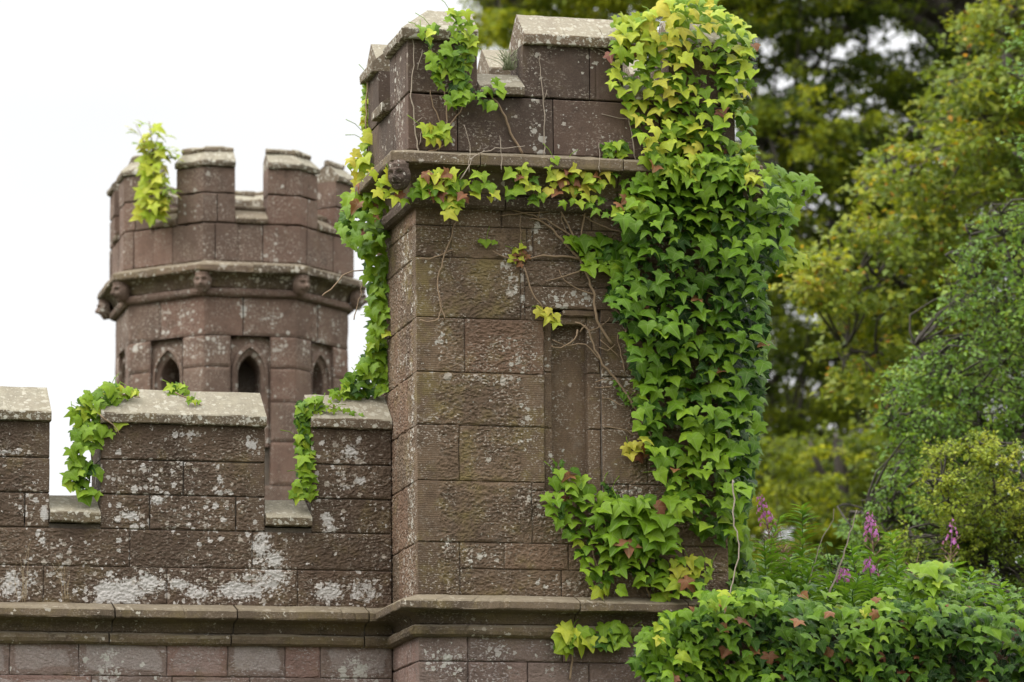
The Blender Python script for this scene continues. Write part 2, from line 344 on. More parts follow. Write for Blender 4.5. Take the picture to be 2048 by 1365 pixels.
def carved_head(parent, c, out, size, mat, frown=0.0):
    """a grotesque corbel head looking along `out`"""
    out = np.array(out, float); out /= np.linalg.norm(out); side = np.cross(out, Zp); side /= np.linalg.norm(side); upv = np.cross(side, out)
    nt_, np_ = 36, 44; th = np.linspace(-1.5, 1.5, nt_); ph = np.linspace(-1.9, 1.9, np_); T_, P_ = np.meshgrid(th, ph, indexing='ij')
    g = lambda p, t, sp, st_: np.exp(-((P_-p)/sp)**2-((T_-t)/st_)**2)
    r = 1+.0*T_
    r = r+.36*g(0, -.12, .17, .18)+.20*g(0, .12, .12, .25)                          # nose
    r = r+.20*(g(-.42, .36, .34, .10)+g(.42, .36, .34, .10))-.07*g(0, .36, .12, .12)*(1-frown)   # brows
    r = r-.30*(g(-.42, .14, .27, .16)+g(.42, .14, .27, .16))+.09*(g(-.42, .10, .15, .08)+g(.42, .10, .15, .08))   # sockets, eyes
    r = r+.08*(g(-.62, -.22, .3, .25)+g(.62, -.22, .3, .25))                         # cheeks
    r = r+.11*g(0, -.46, .28, .07)-.20*g(0, -.56, .32, .05)+.11*g(0, -.66, .24, .07)  # mouth
    r = r+.16*g(0, -.98, .34, .2)+.12*(g(-1.45, .05, .16, .3)+g(1.45, .05, .16, .3))    # chin, ears
    r = r+.16*sstep(.56, .66, T_)*(1+.18*np.sin(P_*14))*sstep(1.5, 1.0, T_)            # hair band
    X = .78*r*np.cos(T_)*np.sin(P_); Y = .95*r*np.cos(T_)*np.cos(P_); Z = 1.05*r*np.sin(T_)
    V = np.array(c)+size*(np.multiply.outer(X.ravel(), side)+np.multiply.outer(Y.ravel(), out)+np.multiply.outer(Z.ravel(), upv))
    idx = np.arange(nt_*np_).reshape(nt_, np_); F = np.stack([idx[:-1, :-1], idx[:-1, 1:], idx[1:, 1:], idx[1:, :-1]], -1).reshape(-1, 4)
    mb = MB(); mb.add(V, F, tone=.35, peck=0, lich=0, moss=0); return mb.build('carved_head', mat, parent, True)

# ================================================================== SQUARE TOWER
X0, X1, Y0, Y1 = 4.99, 6.76, 22.60, 23.65
ZS = 4.10
tower = empty('square_tower', (5.87, 23.1, 0), 'square sandstone tower with battlements, half wrapped in green ivy', 'tower')
fF = Frame((0, Y0, 0), (1, 0, 0))                 # u = x
fL = Frame((X0, 0, 0), (0, -1, 0))                # left flank, u = -y
NX0, NX1, NZ0, NZ1 = 5.715, 6.045, 4.69, 5.715
pt = lambda px, py, rx, rz, k, y=Y0: (at(px, py, y), rx, rz, k)
tp = [pt(960, 760, .22, .04, .7), pt(1020, 545, .05, .15, .7), pt(1040, 720, .10, .07, .7), pt(1010, 690, .12, .06, .55), pt(1250, 985, .12, .06, .8), pt(1160, 600, .22, .05, .7), pt(1230, 770, .14, .12, .6), pt(1130, 700, .03, .4, .3), pt(1075, 1010, .06, .12, .6), pt(960, 1110, .12, .05, .6), pt(1120, 1165, .15, .04, .5), pt(880, 690, .04, .10, .6), pt(1075, 460, .03, .08, .8), pt(900, 1090, .06, .05, .6), pt(1060, 850, .05, .2, .4)]
m_ = MB(); k = dict(patches=tp)
zc = [4.10, 4.395, 4.735, 5.045, 5.34, 5.645, 5.985, 6.165, 6.32]
Lm = (.115, 0, 0, 0)
cor = (0, 1, 1, 1); gc = (.0, .0015, .0015, .0015)
q = dict(rnd=cor, gap=gc, marg=Lm, patches=tp)
# course 1, split at mid height beyond the quoin
block(m_, fF, X0, 5.225, zc[0], zc[1], tone=.2, **q)
for a, b, t in ((5.225, 5.475, .5), (5.475, 5.84, .7), (5.84, 6.2, .4), (6.2, 6.5, .5), (6.5, X1, .3)): block(m_, fF, a, b, 4.25, zc[1], tone=t, **k)
for a, b, t in ((5.225, 5.80, .15), (5.80, 6.3, .35), (6.3, X1, .3)): block(m_, fF, a, b, zc[0], 4.25, tone=t, **k)
block(m_, fF, X0, 5.635, zc[1], zc[2], tone=.35, **q)
for a, b, z0, z1 in ((5.635, 5.715, 4.395, 4.56), (5.635, 6.045, 4.56, NZ0)): pass
block(m_, fF, 5.635, NX1, zc[1], NZ0, tone=.5, **k)
block(m_, fF, 5.635, NX0, NZ0, zc[2], tone=.45, peck=.003, **k)
block(m_, fF, NX1, 6.19, zc[1], zc[2], tone=.5, **k); block(m_, fF, 6.19, X1, zc[1], zc[2], tone=.4, **k)
block(m_, fF, X0, 5.225, zc[2], zc[3], tone=.3, **q); block(m_, fF, 5.225, NX0, zc[2], zc[3], tone=.45, moss=.5, marg=(0, .13, 0, 0), **k)
block(m_, fF, X0, NX0, zc[3], zc[4], tone=.5, moss=.45, **{**q, 'marg': (.115, .12, 0, 0)})
block(m_, fF, X0, 5.262, zc[4], zc[5], tone=.4, **q); block(m_, fF, 5.262, NX0, zc[4], zc[5], tone=.8, marg=(0, .07, 0, 0), **k)
block(m_, fF, X0, 5.585, zc[5], zc[6], tone=.45, moss=.6, **q)
block(m_, fF, 5.61, NX0, zc[5], NZ1, tone=.4, peck=.002, **k)
block(m_, fF, 5.61, 6.12, NZ1, 5.84, tone=.55, peck=.004, marg=(0, 0, .065, 0), **k)
block(m_, fF, 5.61, 6.2, 5.84, zc[6], tone=.3, **k); block(m_, fF, 6.2, X1, NZ1, zc[6], tone=.5, **k); block(m_, fF, 6.12, 6.2, NZ1, 5.84, tone=.5, peck=.003, **k)
for a, z0, z1 in ((5.586, zc[5], zc[6]), (5.627, zc[6], zc[7])): block(m_, fF, a, a+(.023 if z0 < 5.9 else .032), z0, z1, peck=0, gap=0, tone=.4, spall=0, patches=[((a, Y0, (z0+z1)/2), .06, .3, .62)], off=-.004)
block(m_, fF, X0, 5.19, zc[6], zc[7], tone=.25, **{**q, 'marg': (.0, 0, 0, 0)}); block(m_, fF, 5.19, 5.625, zc[6], zc[7], tone=.4, **k)
block(m_, fF, 5.66, 6.2, zc[6], zc[7], tone=.3, **k); block(m_, fF, 6.2, X1, zc[6], zc[7], tone=.35, **k)
for a, b in ((X0, 5.185), (5.185, 5.48), (5.48, 6.0), (6.0, X1)): block(m_, fF, a, b, zc[7], zc[8], peck=.003, tone=.3, rnd=(a != X0, 1, 1, 1), gap=(0 if a == X0 else .0015, .0015, .0015, .0022), **k)
# right of the niche
for i in range(2, 5): block(m_, fF, NX1, 6.30 if i != 3 else 6.42, zc[i], zc[i+1] if i < 4 else zc[5], tone=.45, marg=(.15, 0, 0, 0), **k); block(m_, fF, 6.30 if i != 3 else 6.42, X1, zc[i], zc[i+1], tone=.4, **k)
block(m_, fF, NX1, 6.45, zc[5], NZ1, tone=.5, marg=(.1, 0, 0, 0), **k); block(m_, fF, 6.45, X1, zc[5], NZ1, tone=.5, **k)
# niche: shallow frame, then the sunk panel, stepped head
fn1 = Frame((0, Y0+.030, 0), (1, 0, 0)); fn2 = Frame((0, Y0+.105, 0), (1, 0, 0))
np_ = [pt(1150, 800, .08, .2, .75), pt(1140, 930, .08, .12, .6), pt(1190, 840, .03, .2, .5)]
kk = dict(peck=0, patches=np_, gap=.0015)
lw = MB()
for z0, z1 in ((NZ0, 5.045), (5.045, 5.36), (5.36, NZ1)):
    block(lw, fn1, NX0, NX0+.052, z0, z1, tone=.35, depth=.08, **kk); block(lw, fn1, NX1-.075, NX1, z0, z1, tone=.45, depth=.08, **kk)
block(lw, fn1, NX0+.052, NX1-.075, NZ1-.085, NZ1-.012, tone=.4, depth=.08, **kk)
block(lw, Frame((0, Y0+.012, 0), (1, 0, 0)), NX0+.11, NX1-.03, NZ1-.040, NZ1, tone=.3, depth=.03, **kk)
block(lw, fn2, NX0+.04, NX1-.06, NZ0-.02, NZ1, tone=.45, depth=.05, **kk)
# left flank
lp = [((X0, 22.75, 4.6), .12, .6, .75), ((X0, 22.7, 5.15), .08, .35, .8), ((X0, 23.0, 5.45), .2, .06, .5), ((X0, 22.85, 4.25), .2, .2, .6), ((X0, 22.9, 6.0), .2, .2, .55)]
cutsL = [[-Y1, -23.1, -Y0], [-Y1, -22.86, -Y0], [-Y1, -23.15, -Y0], [-Y1, -22.84, -Y0], [-Y1, -23.2, -Y0], [-Y1, -22.86, -Y0], [-Y1, -23.0, -Y0], [-Y1, -22.9, -Y0]]
for i in range(8):
    for a, b in zip(cutsL[i][:-1], cutsL[i][1:]):
        block(m_, fL, a, b-(.012 if b == -Y0 else 0), zc[i], zc[i+1], peck=.007, marg=(0, .05 if b == -Y0 else 0, 0, 0), rnd=(1, b != -Y0, 1, 1), gap=(.0022, 0 if b == -Y0 else .0015, .0015, .0015), tone=random.uniform(.4, .9), patches=lp)
m_.build('wall', ST_TOWER, tower)
lw.build('niche', ST_TOWER, tower)
co = MB()
e = .016
box(co, X0+e, NX0, Y0+e, Y1-.01, ZS-.05, 6.33); box(co, NX1, X1-e, Y0+e, Y1-.01, ZS-.05, 6.33)
box(co, NX0, NX1, Y0+e, Y1-.01, ZS-.05, NZ0-.002); box(co, NX0, NX1, Y0+e, Y1-.01, NZ1+.002, 6.33); box(co, NX0, NX1, Y0+.14, Y1-.01, NZ0-.002, NZ1+.002)
co.build('core', MORTAR, tower)
# right and rear faces
m_ = MB(); fR = Frame((X1, 0, 0), (0, 1, 0)); fB = Frame((0, Y1, 0), (-1, 0, 0))
courses(m_, fR, zc, [[Y0+.012, 23.1 if i % 2 else 22.95, Y1] for i in range(8)], step=.03, peck=.005)
courses(m_, fB, zc, [[-X1, -6.1 if i % 2 else -5.8, -X0] for i in range(8)], step=.03, peck=.005)
m_.build('rear_wall', ST_TOWER, tower)
# lower string course
PS = [(-.02, 4.10), (.0, 4.105), (.125, 4.064), (.13, 4.018), (.122, 4.012), (.070, 4.010), (.018, 4.000), (-.004, 3.975), (-.008, 3.944), (-.03, 3.944)]
ring = [(X0, 23.26), (X0, Y0), (X1+.0, Y0), (X1, Y1)]
sp = [(at(1020, 1205, 22.45), .05, .02, .5), (at(1180, 1203, 22.45), .06, .02, .8), (at(900, 1203, 22.45), .3, .02, .35)]
m_ = MB(); pieces(m_, ring, PS, [.66+.88, .66+1.5], moss=.3, patches=sp, tone=.4)
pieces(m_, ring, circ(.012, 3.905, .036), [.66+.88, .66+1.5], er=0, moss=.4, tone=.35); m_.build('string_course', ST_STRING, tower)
# below the string
m_ = MB(); zl = [2.6, 2.95, 3.30, 3.60, 3.74, 3.90]
lpz = [pt(890, 1320, .13, .10, .85), pt(1000, 1310, .1, .08, .5), pt(1110, 1310, .12, .12, .5)]
for i in range(5):
    c = [[X0, 5.6, 6.2, X1], [X0, 5.3, 6.0, X1], [X0, 5.26, 5.68, 6.2, X1], [X0, 5.265, 5.6, 5.95, X1], [X0, 5.265, 5.8, X1]][i]
    for a, b in zip(c[:-1], c[1:]): block(m_, fF, a, b, zl[i], zl[i+1], peck=.004, patches=lpz, tone=random.uniform(.1, .7), rnd=(a != X0, 1, 1, 1), gap=(0 if a == X0 else .003, .003, .003, .003))
    for a, b in ((-23.3, -22.9), (-22.9, -Y0)): block(m_, fL, a, b-(.012 if b == -Y0 else 0), zl[i], zl[i+1], peck=.003, tone=.8, rnd=(1, b != -Y0, 1, 1), gap=(.003, 0 if b == -Y0 else .003, .003, .003))
m_.build('lower_wall', ST_LOW, tower)
m_ = MB(); box(m_, X0+.016, X1-.01, Y0+.016, Y1, 0, 4.06, tone=.5); m_.build('base', ST_LOW, tower)
# upper string course, necking roll, carved heads
A0, A1, B0, B1 = 4.94, 6.83, 22.55, 23.70
ring = [(A0, B1), (A0, B0), (A1, B0), (A1, B1)]
PU = [(-.03, 6.575), (.0, 6.575), (.125, 6.540), (.13, 6.482), (.122, 6.476), (.070, 6.472), (.015, 6.455), (-.012, 6.410), (-.018, 6.345), (-.06, 6.330), (-.06, 6.575)]
up = [(at(880, 320, 22.42), .2, .02, .4)]
m_ = MB(); pieces(m_, ring, PU, [1.15+.38, 1.15+1.2], moss=.3, tone=.35, patches=up); sweep(m_, [(A1, B1), (A0, B1)], PU, moss=.3)
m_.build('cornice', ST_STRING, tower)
m_ = MB(); pieces(m_, ring, circ(-.032, 6.300, .042), [1.15+.55, 1.15+1.3], er=0, tone=.4); m_.build('necking_roll', ST_TOP, tower)
for cx_, cy_, o in ((A0-.072, B0-.085, (-.62, -1, -.16)), (A1+.07, B0-.07, (1, -1, -.1))): carved_head(tower, (cx_, cy_, 6.408), o, .080, ST_TOP)
# parapet
m_ = MB(); zt = [6.575, 6.90, 7.215]; th_ = .30
RB = lambda z0, z1, o=0.0, t=th_: [(o, z0+.003), (o, z1-.003), (-t, z1-.003), (-t, z0+.003)]
full = [(A0, B1), (A0, B0), (A1, B0), (A1, B1), (A0+.01, B1)]
ppx = [pt(1075, 260, .07, .2, .6, B0), pt(1080, 222, .03, .03, .95, B0), pt(1072, 250, .03, .03, .9, B0), pt(905, 215, .08, .12, .5, B0), pt(1170, 140, .04, .12, .5, B0), pt(1190, 135, .02, .025, .9, B0), pt(1215, 270, .05, .05, .6, B0), ((A0, 22.8, 6.8), .15, .25, .6), pt(945, 265, .02, .02, .9, B0), pt(962, 275, .025, .02, .8, B0)]
pieces(m_, full, RB(*zt[:2]), [.35, .80, 1.15+.28, 1.15+.83, 1.15+1.45, 3.6, 4.4], jit=.0012, patches=ppx, er=.006)
m_.build('parapet', ST_TOP, tower)
mer = {'front_mid': [(5.60, B0), (6.18, B0)], 'corner': [(A0, 23.03), (A0, B0), (5.335, B0)], 'corner2': [(6.45, B0), (A1, B0), (A1, 23.03)], 'side': [(A0, B1), (A0, 23.34)], 'side2': [(A1, 23.34), (A1, B1)]}
mer['back1'] = [(A1-.0, B1), (6.45, B1)]; mer['back2'] = [(6.18, B1), (5.60, B1)]; mer['back3'] = [(5.335, B1), (A0, B1)]
CPr = [(.038, 7.205), (.042, 7.258), (-.150, 7.415), (-.335, 7.262), (-.335, 7.205)]
for nme, pa in mer.items():
    a = MB(); cut = {'front_mid': [.385], 'corner': [.42], 'corner2': [.3]}.get(nme, [])
    pieces(a, pa, RB(6.903, 7.21), cut, jit=.0014, patches=ppx, er=.006)
    mo = a.build('merlon', ST_TOP, tower)
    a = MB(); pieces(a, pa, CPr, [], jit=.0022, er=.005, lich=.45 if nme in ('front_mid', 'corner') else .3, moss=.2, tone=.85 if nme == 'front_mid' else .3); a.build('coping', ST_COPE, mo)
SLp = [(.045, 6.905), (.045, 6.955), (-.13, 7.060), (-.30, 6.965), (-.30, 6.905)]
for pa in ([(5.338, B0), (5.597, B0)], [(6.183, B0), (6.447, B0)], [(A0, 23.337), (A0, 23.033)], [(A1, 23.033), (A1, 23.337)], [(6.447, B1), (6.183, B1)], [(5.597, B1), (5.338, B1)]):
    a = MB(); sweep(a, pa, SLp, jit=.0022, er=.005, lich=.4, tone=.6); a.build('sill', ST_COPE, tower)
m_ = MB(); box(m_, A0+.25, A1-.25, B0+.25, B1-.25, 6.5, 6.62, tone=.3); m_.build('roof', ST_TOP, tower)

# ================================================================== CRENELLATED WALL, LEFT
YW = 23.26; YB = 23.62; XL = 0.9
wall = empty('crenellated_wall', (3.0, 23.4, 0), 'low crenellated sandstone wall speckled with white lichen, joined to the square tower', 'wall')
fW = Frame((0, YW, 0), (1, 0, 0)); wx = lambda px, py=1000: float(at(px, py, YW)[0])
P2 = lambda px, py, rx, rz, k: (at(px, py, YW), rx/366, rz/366, k)
wp = [P2(235, 1185, 85, 38, 1.15), P2(300, 1165, 60, 30, 1.0), P2(360, 1170, 60, 25, .95), P2(400, 1185, 60, 30, .9), P2(480, 1180, 90, 30, 1.05), P2(540, 1160, 60, 45, 1.0), P2(525, 1090, 35, 50, .95), P2(545, 1120, 35, 30, .95), P2(660, 1185, 60, 30, 1.0), P2(720, 1180, 50, 40, .85), P2(655, 1040, 22, 40, .9),
      P2(660, 1060, 35, 15, .85), P2(315, 1000, 25, 20, 1.0), P2(265, 1030, 30, 20, .85), P2(25, 1170, 40, 40, .95), P2(60, 1160, 25, 30, .85), P2(85, 1080, 15, 25, .8), P2(505, 890, 20, 25, .9), P2(700, 905, 35, 30, .85), P2(720, 962, 18, 12, 1.1), P2(690, 975, 30, 15, .8), P2(380, 870, 50, 12, .7), P2(10, 905, 60, 10, .85),
      P2(300, 950, 130, 60, .35), P2(120, 1140, 100, 60, .45), P2(440, 960, 10, 30, .9), P2(440, 985, 22, 10, .9), P2(60, 1000, 40, 40, .5), P2(400, 1040, 150, 40, .3), P2(655, 960, 100, 100, .35), P2(90, 1030, 15, 30, .85)]
zw = [4.095, 4.305, 4.515, 4.71, 4.905, 5.112]
m_ = MB(); kw = dict(patches=wp, depth=.36, peck=.0075)
for i, c in enumerate([[XL, 1.6, 2.3, wx(88), wx(335), wx(595), 4.985], [XL, 1.9, 2.45, wx(-120), wx(260), wx(505), 4.985]]):
    for a, b in zip(c[:-1], c[1:]): block(m_, fW, a, b, zw[i], zw[i+1], tone=random.uniform(.15, .7), wet=.0, **kw)
m_.build('parapet', ST_WALL, wall)
ML = [(1.95, 3.05, [wx(50)], [], [wx(-60)]), (3.335, 4.26, [wx(300), wx(472)], [wx(367)], []), (4.525, 4.985, [], [], []), (XL, 1.66, [], [], [])]
CPw = [(.036, 5.108), (.038, 5.160), (-.18, 5.330), (-.395, 5.160), (-.395, 5.108)]
for (a0, a1, j1, j2, j3) in ML:
    a = MB()
    for i, js in enumerate((j1, j2, j3)):
        c = [a0]+js+[a1]
        for u0, u1 in zip(c[:-1], c[1:]): block(a, fW, u0, u1, zw[2+i], zw[3+i], marg=(.075 if u0 == a0 else 0, .075 if u1 == a1 and a1 < 4.9 else 0, 0, 0), tone=random.uniform(.1, .6), gap=(.0 if u0 == a0 else .003, 0 if u1 == a1 else .003, .003, .003), **kw)
    mo = a.build('merlon', ST_WALL, wall)
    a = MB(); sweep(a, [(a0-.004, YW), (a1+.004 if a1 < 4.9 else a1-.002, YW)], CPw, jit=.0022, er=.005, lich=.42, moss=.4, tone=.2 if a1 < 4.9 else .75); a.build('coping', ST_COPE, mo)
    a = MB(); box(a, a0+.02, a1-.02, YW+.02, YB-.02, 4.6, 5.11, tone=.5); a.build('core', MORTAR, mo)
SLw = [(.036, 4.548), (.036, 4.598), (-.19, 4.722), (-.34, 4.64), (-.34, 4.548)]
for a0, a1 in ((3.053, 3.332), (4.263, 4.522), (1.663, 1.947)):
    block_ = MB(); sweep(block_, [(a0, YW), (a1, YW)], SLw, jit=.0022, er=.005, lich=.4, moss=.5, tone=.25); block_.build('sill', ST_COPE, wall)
m_ = MB(); box(m_, XL, 4.98, YW+.016, YB-.016, 0, 4.54); m_.build('core', MORTAR, wall)
m_ = MB(); PSw = [(a, b-.004) for a, b in PS]
wsp = [(at(90, 1210, 23.13), .15, .02, .8), (at(250, 1212, 23.13), .1, .02, .75), (at(350, 1213, 23.13), .15, .02, .85), (at(560, 1215, 23.13), .25, .02, .7), (at(650, 1217, 23.13), .1, .02, .85)]
cu = [1.2, wx(225)-XL, wx(467)-XL, wx(728)-XL]
pieces(m_, [(XL, YW), (4.985, YW)], PSw, cu, moss=.3, patches=wsp, tone=.35, gap=.004)
pieces(m_, [(XL, YW), (4.985, YW)], circ(.012, 3.903, .034), [1.2, wx(218)-XL, wx(460)-XL, wx(725)-XL], er=0, moss=.5, tone=.5, gap=.004); m_.build('string_course', ST_STRING, wall)
m_ = MB(); zl = [2.6, 2.95, 3.30, 3.50, 3.70, 3.898]
plw = [P2(215, 1330, 26, 60, .95), P2(720, 1340, 40, 40, .95), P2(690, 1355, 30, 20, .9)]
lowc = [[XL, 2.2, 3.4, 4.985], [XL, 2.6, 3.8, 4.985], [XL, 2.3, 3.0, 3.9, 4.985], [XL, 2.1, wx(185), wx(345), wx(500), 4.985], [XL, 2.2, wx(22), wx(160), wx(335), wx(455), wx(570), wx(640), 4.985]]
for i in range(5):
    for j, (a, b) in enumerate(zip(lowc[i][:-1], lowc[i][1:])): block(m_, fW, a, b, zl[i], zl[i+1], peck=.004, patches=plw, tone=[.9, .3, .55, .25, .7, .35, .95, .6][(j*3+i) % 8], depth=.1, spall=[.55, .75, .6, 0, .7, .5, .3][(j*2+i*3) % 7])
m_.build('lower_wall', ST_LOW, wall)

# ================================================================== OCTAGONAL TURRET
CX, CY, AP = 5.39, 30.82, 0.82
tur = empty('octagonal_turret', (CX, CY, 0), 'octagonal red sandstone turret with battlements and lancet windows, standing behind the crenellated wall', 'turret')
def octo(ap, z=None):
    R_ = ap/math.cos(math.pi/8); return [(CX+R_*math.cos(math.radians(-112.5+45*i)), CY+R_*math.sin(math.radians(-112.5+45*i))) for i in range(8)]
SIDE = AP*2*math.tan(math.pi/8)
zr = [0, 1.5, 3.0, 4.3, 5.35, 5.70, 6.02, 6.31, 6.56, 6.79, 7.085]
WW, WZ0, WZ1 = .285, 5.95, 6.78
V8 = octo(AP)
skin = MB(); mort = MB()
winm = []
for i in range(8):
    p, q2 = np.array(V8[i]), np.array(V8[(i+1) % 8]); U = np.append((q2-p)/np.linalg.norm(q2-p), 0); fr = Frame((p[0], p[1], 0), U)
    w0, w1 = SIDE/2-WW/2, SIDE/2+WW/2
    st = .02 if i in (0, 1, 7) else .05
    pk = [((p[0]+U[0]*a, p[1]+U[1]*a, z), .07, .1, .7) for a, z in ((.1, 6.72), (.5, 6.95), (.3, 7.0), (.55, 6.7), (.32, 6.80))]
    for j in range(10):
        z0, z1 = zr[j], zr[j+1]
        if z0 >= WZ0-.01 and z1 <= WZ1+.02 or (z0 < WZ0 < z1): cs = [(0, w0), (w1, SIDE)]
        else: cs = [(0, SIDE*(.42 if j % 2 else .6)), (SIDE*(.42 if j % 2 else .6), SIDE)]
        for a, b in cs: block(skin, fr, a, b, z0, z1, peck=0, step=st, depth=.14, tone=random.uniform(.3, .9), gap=(.0 if a == 0 else .004, 0 if b == SIDE else .004, .003, .003), patches=pk, er=.008)
    for a, b, z0, z1 in ((0.01, w0-.004, 0, 7.08), (w1+.004, SIDE-.01, 0, 7.08), (w0-.004, w1+.004, 0, WZ0+.06), (w0-.004, w1+.004, WZ1+.01, 7.08)):
        Vm = fr.p(np.array([a, b, b, a]), np.array([z0, z0, z1, z1]), np.full(4, -.05)); mort.add(Vm, [(0, 1, 2, 3)], tone=.5)
    # window: sunk square with a pierced lancet
    wm = MB(); c_ = SIDE/2; hw = .083; zsp = 6.515; zb = WZ0+.03
    arch = [(hw, zb+.0)]
    arch = [(c_-hw, zb)]+[(c_-hw, zsp)]
    r_ = hw*1.9
    for a in np.linspace(0, 1, 7)[1:]:
        ang = a*math.acos((r_-hw)/r_); arch.append((c_-hw+r_-r_*math.cos(ang), zsp+r_*math.sin(ang)))
    rt = [(2*c_-u, z) for u, z in arch[::-1][1:]]; loop = np.array(arch+rt)
    def ring_(sc, dep):
        u = c_+(loop[:, 0]-c_)*sc; z = np.where(loop[:, 1] > zsp, zsp+(loop[:, 1]-zsp)*sc, loop[:, 1]); return fr.p(u, z, np.full(len(u), dep))
    def outer(dep):
        out = []
        for u, z in loop:
            if z <= zsp+1e-6: out.append((w0 if u < c_ else w1, z))
            else:
                t_ = (z-zsp)/(loop[:, 1].max()-zsp); s_ = -1 if u < c_ else 1
                if abs(u-c_) < 1e-6: out.append((c_, WZ1))
                elif t_ < .62: out.append((c_+s_*(w1-c_), zsp+(WZ1-zsp)*t_/.62))
                else: out.append((c_+s_*(w1-c_)*(1-t_)/.38, WZ1))
        out = np.array(out); return fr.p(out[:, 0], out[:, 1], np.full(len(out), dep))
    rows = [outer(.0), outer(-.03), ring_(1.66, -.034), ring_(1.60, -.016), ring_(1.40, -.014), ring_(1.34, -.036), ring_(1.04, -.05), ring_(1.0, -.06), ring_(.92, -.26)]
    n_ = len(loop); F = []
    for a in range(len(rows)-1):
        for b in range(n_-1): F.append((a*n_+b, a*n_+b+1, (a+1)*n_+b+1, (a+1)*n_+b))
    wm.add(np.concatenate(rows), F, tone=.5, lich=.15)
    Vs = fr.p(np.array([w0, w1, w1, w0]), np.array([zb]*4), np.array([.0, .0, -.26, -.26])); wm.add(Vs, [(0, 1, 2, 3)], tone=.5)
    winm.append(wm)
skin.build('wall', ST_TURRET, tur); mort.build('mortar_backing', MORTAR, tur)
for wm in winm: wm.build('lancet_window', ST_TURRET, tur)
dk = MB(); R6 = octo(.50)
dk.add([(x, y, 0) for x, y in R6]+[(x, y, 7.0) for x, y in R6], [tuple(range(8)), tuple(range(15, 7, -1))]+[(i, (i+1) % 8, 8+(i+1) % 8, 8+i) for i in range(8)], tone=.1); dk.build('stair_newel', MORTAR, tur)
AP2 = .862
R2 = octo(AP2); cl_ = R2
PT = [(-.04, 7.325), (.0, 7.325), (.085, 7.292), (.09, 7.245), (.082, 7.238), (.040, 7.230), (-.002, 7.205), (-.025, 7.165), (-.03, 7.14), (-.06, 7.13), (-.2, 7.13), (-.2, 7.32)]
m_ = MB()
for i in range(8): sweep(m_, [R2[i], R2[(i+1) % 8]] if False else [tuple(np.array(R2[i])*.5+np.array(R2[i-1])*.5), R2[i], tuple(np.array(R2[i])*.5+np.array(R2[(i+1) % 8])*.5)], PT, moss=.3, lich=[.25, .35, .1, .2][i % 4], jit=.003)
m_.build('cornice', ST_STRING, tur)
m_ = MB(); sweep(m_, octo(AP), circ(.014, 7.105, .032), closed=True, er=0, tone=.6); m_.build('necking_roll', ST_TURRET, tur)
for i in range(8):
    o = np.array([R2[i][0]-CX, R2[i][1]-CY, -.15]); o[:2] /= np.linalg.norm(o[:2]); R_ = AP2/math.cos(math.pi/8)
    carved_head(tur, (CX+o[0]*(R_+.008), CY+o[1]*(R_+.008), 7.172), o, .080, ST_TURRET, .8)
m_ = MB(); rp = octo(AP2); S2 = AP2*2*math.tan(math.pi/8); t2 = .20
RT = lambda z0, z1: [(.0, z0+.003), (.0, z1-.003), (-t2, z1-.003), (-t2, z0+.003)]
def side_pt(i, t): a = np.array(rp[i % 8]); b = np.array(rp[(i+1) % 8]); return tuple(a+(b-a)*t)
tpx = [((at(px, py, 29.95)), r/283, r/283, kq) for px, py, r, kq in ((360, 468, 10, 1.2), (357, 490, 8, 1.1), (348, 508, 7, 1.0), (585, 475, 13, 1.1), (610, 485, 8, 1), (640, 495, 8, 1), (300, 480, 9, .9), (305, 495, 7, .8), (660, 500, 12, .8), (665, 540, 14, .8), (510, 485, 6, .9), (540, 520, 25, .5), (430, 500, 30, .6), (330, 530, 20, .7), (380, 360, 25, .8), (420, 350, 25, .75), (575, 365, 10, .8))]
for i in range(8):
    o = .55 if i % 2 else .35
    sweep(m_, [side_pt(i-1, .62), rp[i], side_pt(i, .12)], RT(7.325, 7.61), tone=random.random(), patches=tpx, er=.008, jit=.002)
    sweep(m_, [side_pt(i, .13), side_pt(i, .61)], RT(7.325, 7.61), tone=random.random(), patches=tpx, er=.008, jit=.002)
m_.build('parapet', ST_TURRET, tur)
for i in range(8):
    a = MB()
    pa = [side_pt(i-1, .67), rp[i], side_pt(i, .33)]
    sweep(a, [side_pt(i-1, .67), rp[i], side_pt(i, .14)], RT(7.612, 7.83), patches=tpx, er=.008); sweep(a, [side_pt(i, .15), side_pt(i, .33)], RT(7.612, 7.83), patches=tpx, er=.008)
    sweep(a, pa, RT(7.832, 8.03), patches=tpx, er=.008); mo = a.build('merlon', ST_TURRET, tur)
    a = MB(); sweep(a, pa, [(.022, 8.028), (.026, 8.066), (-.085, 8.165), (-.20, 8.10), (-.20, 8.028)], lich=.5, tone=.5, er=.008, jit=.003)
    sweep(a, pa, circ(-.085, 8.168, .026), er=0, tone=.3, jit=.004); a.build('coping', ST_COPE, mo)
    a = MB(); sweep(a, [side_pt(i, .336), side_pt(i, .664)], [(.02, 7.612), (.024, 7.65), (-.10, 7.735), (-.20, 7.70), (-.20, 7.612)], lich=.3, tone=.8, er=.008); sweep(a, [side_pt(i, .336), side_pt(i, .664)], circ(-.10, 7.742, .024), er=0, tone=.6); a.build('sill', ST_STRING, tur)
rf = MB(); rf.add([(x, y, 7.2) for x, y in octo(AP2-.1)], [tuple(range(8))], tone=.3); rf.build('roof', ST_TURRET, tur)
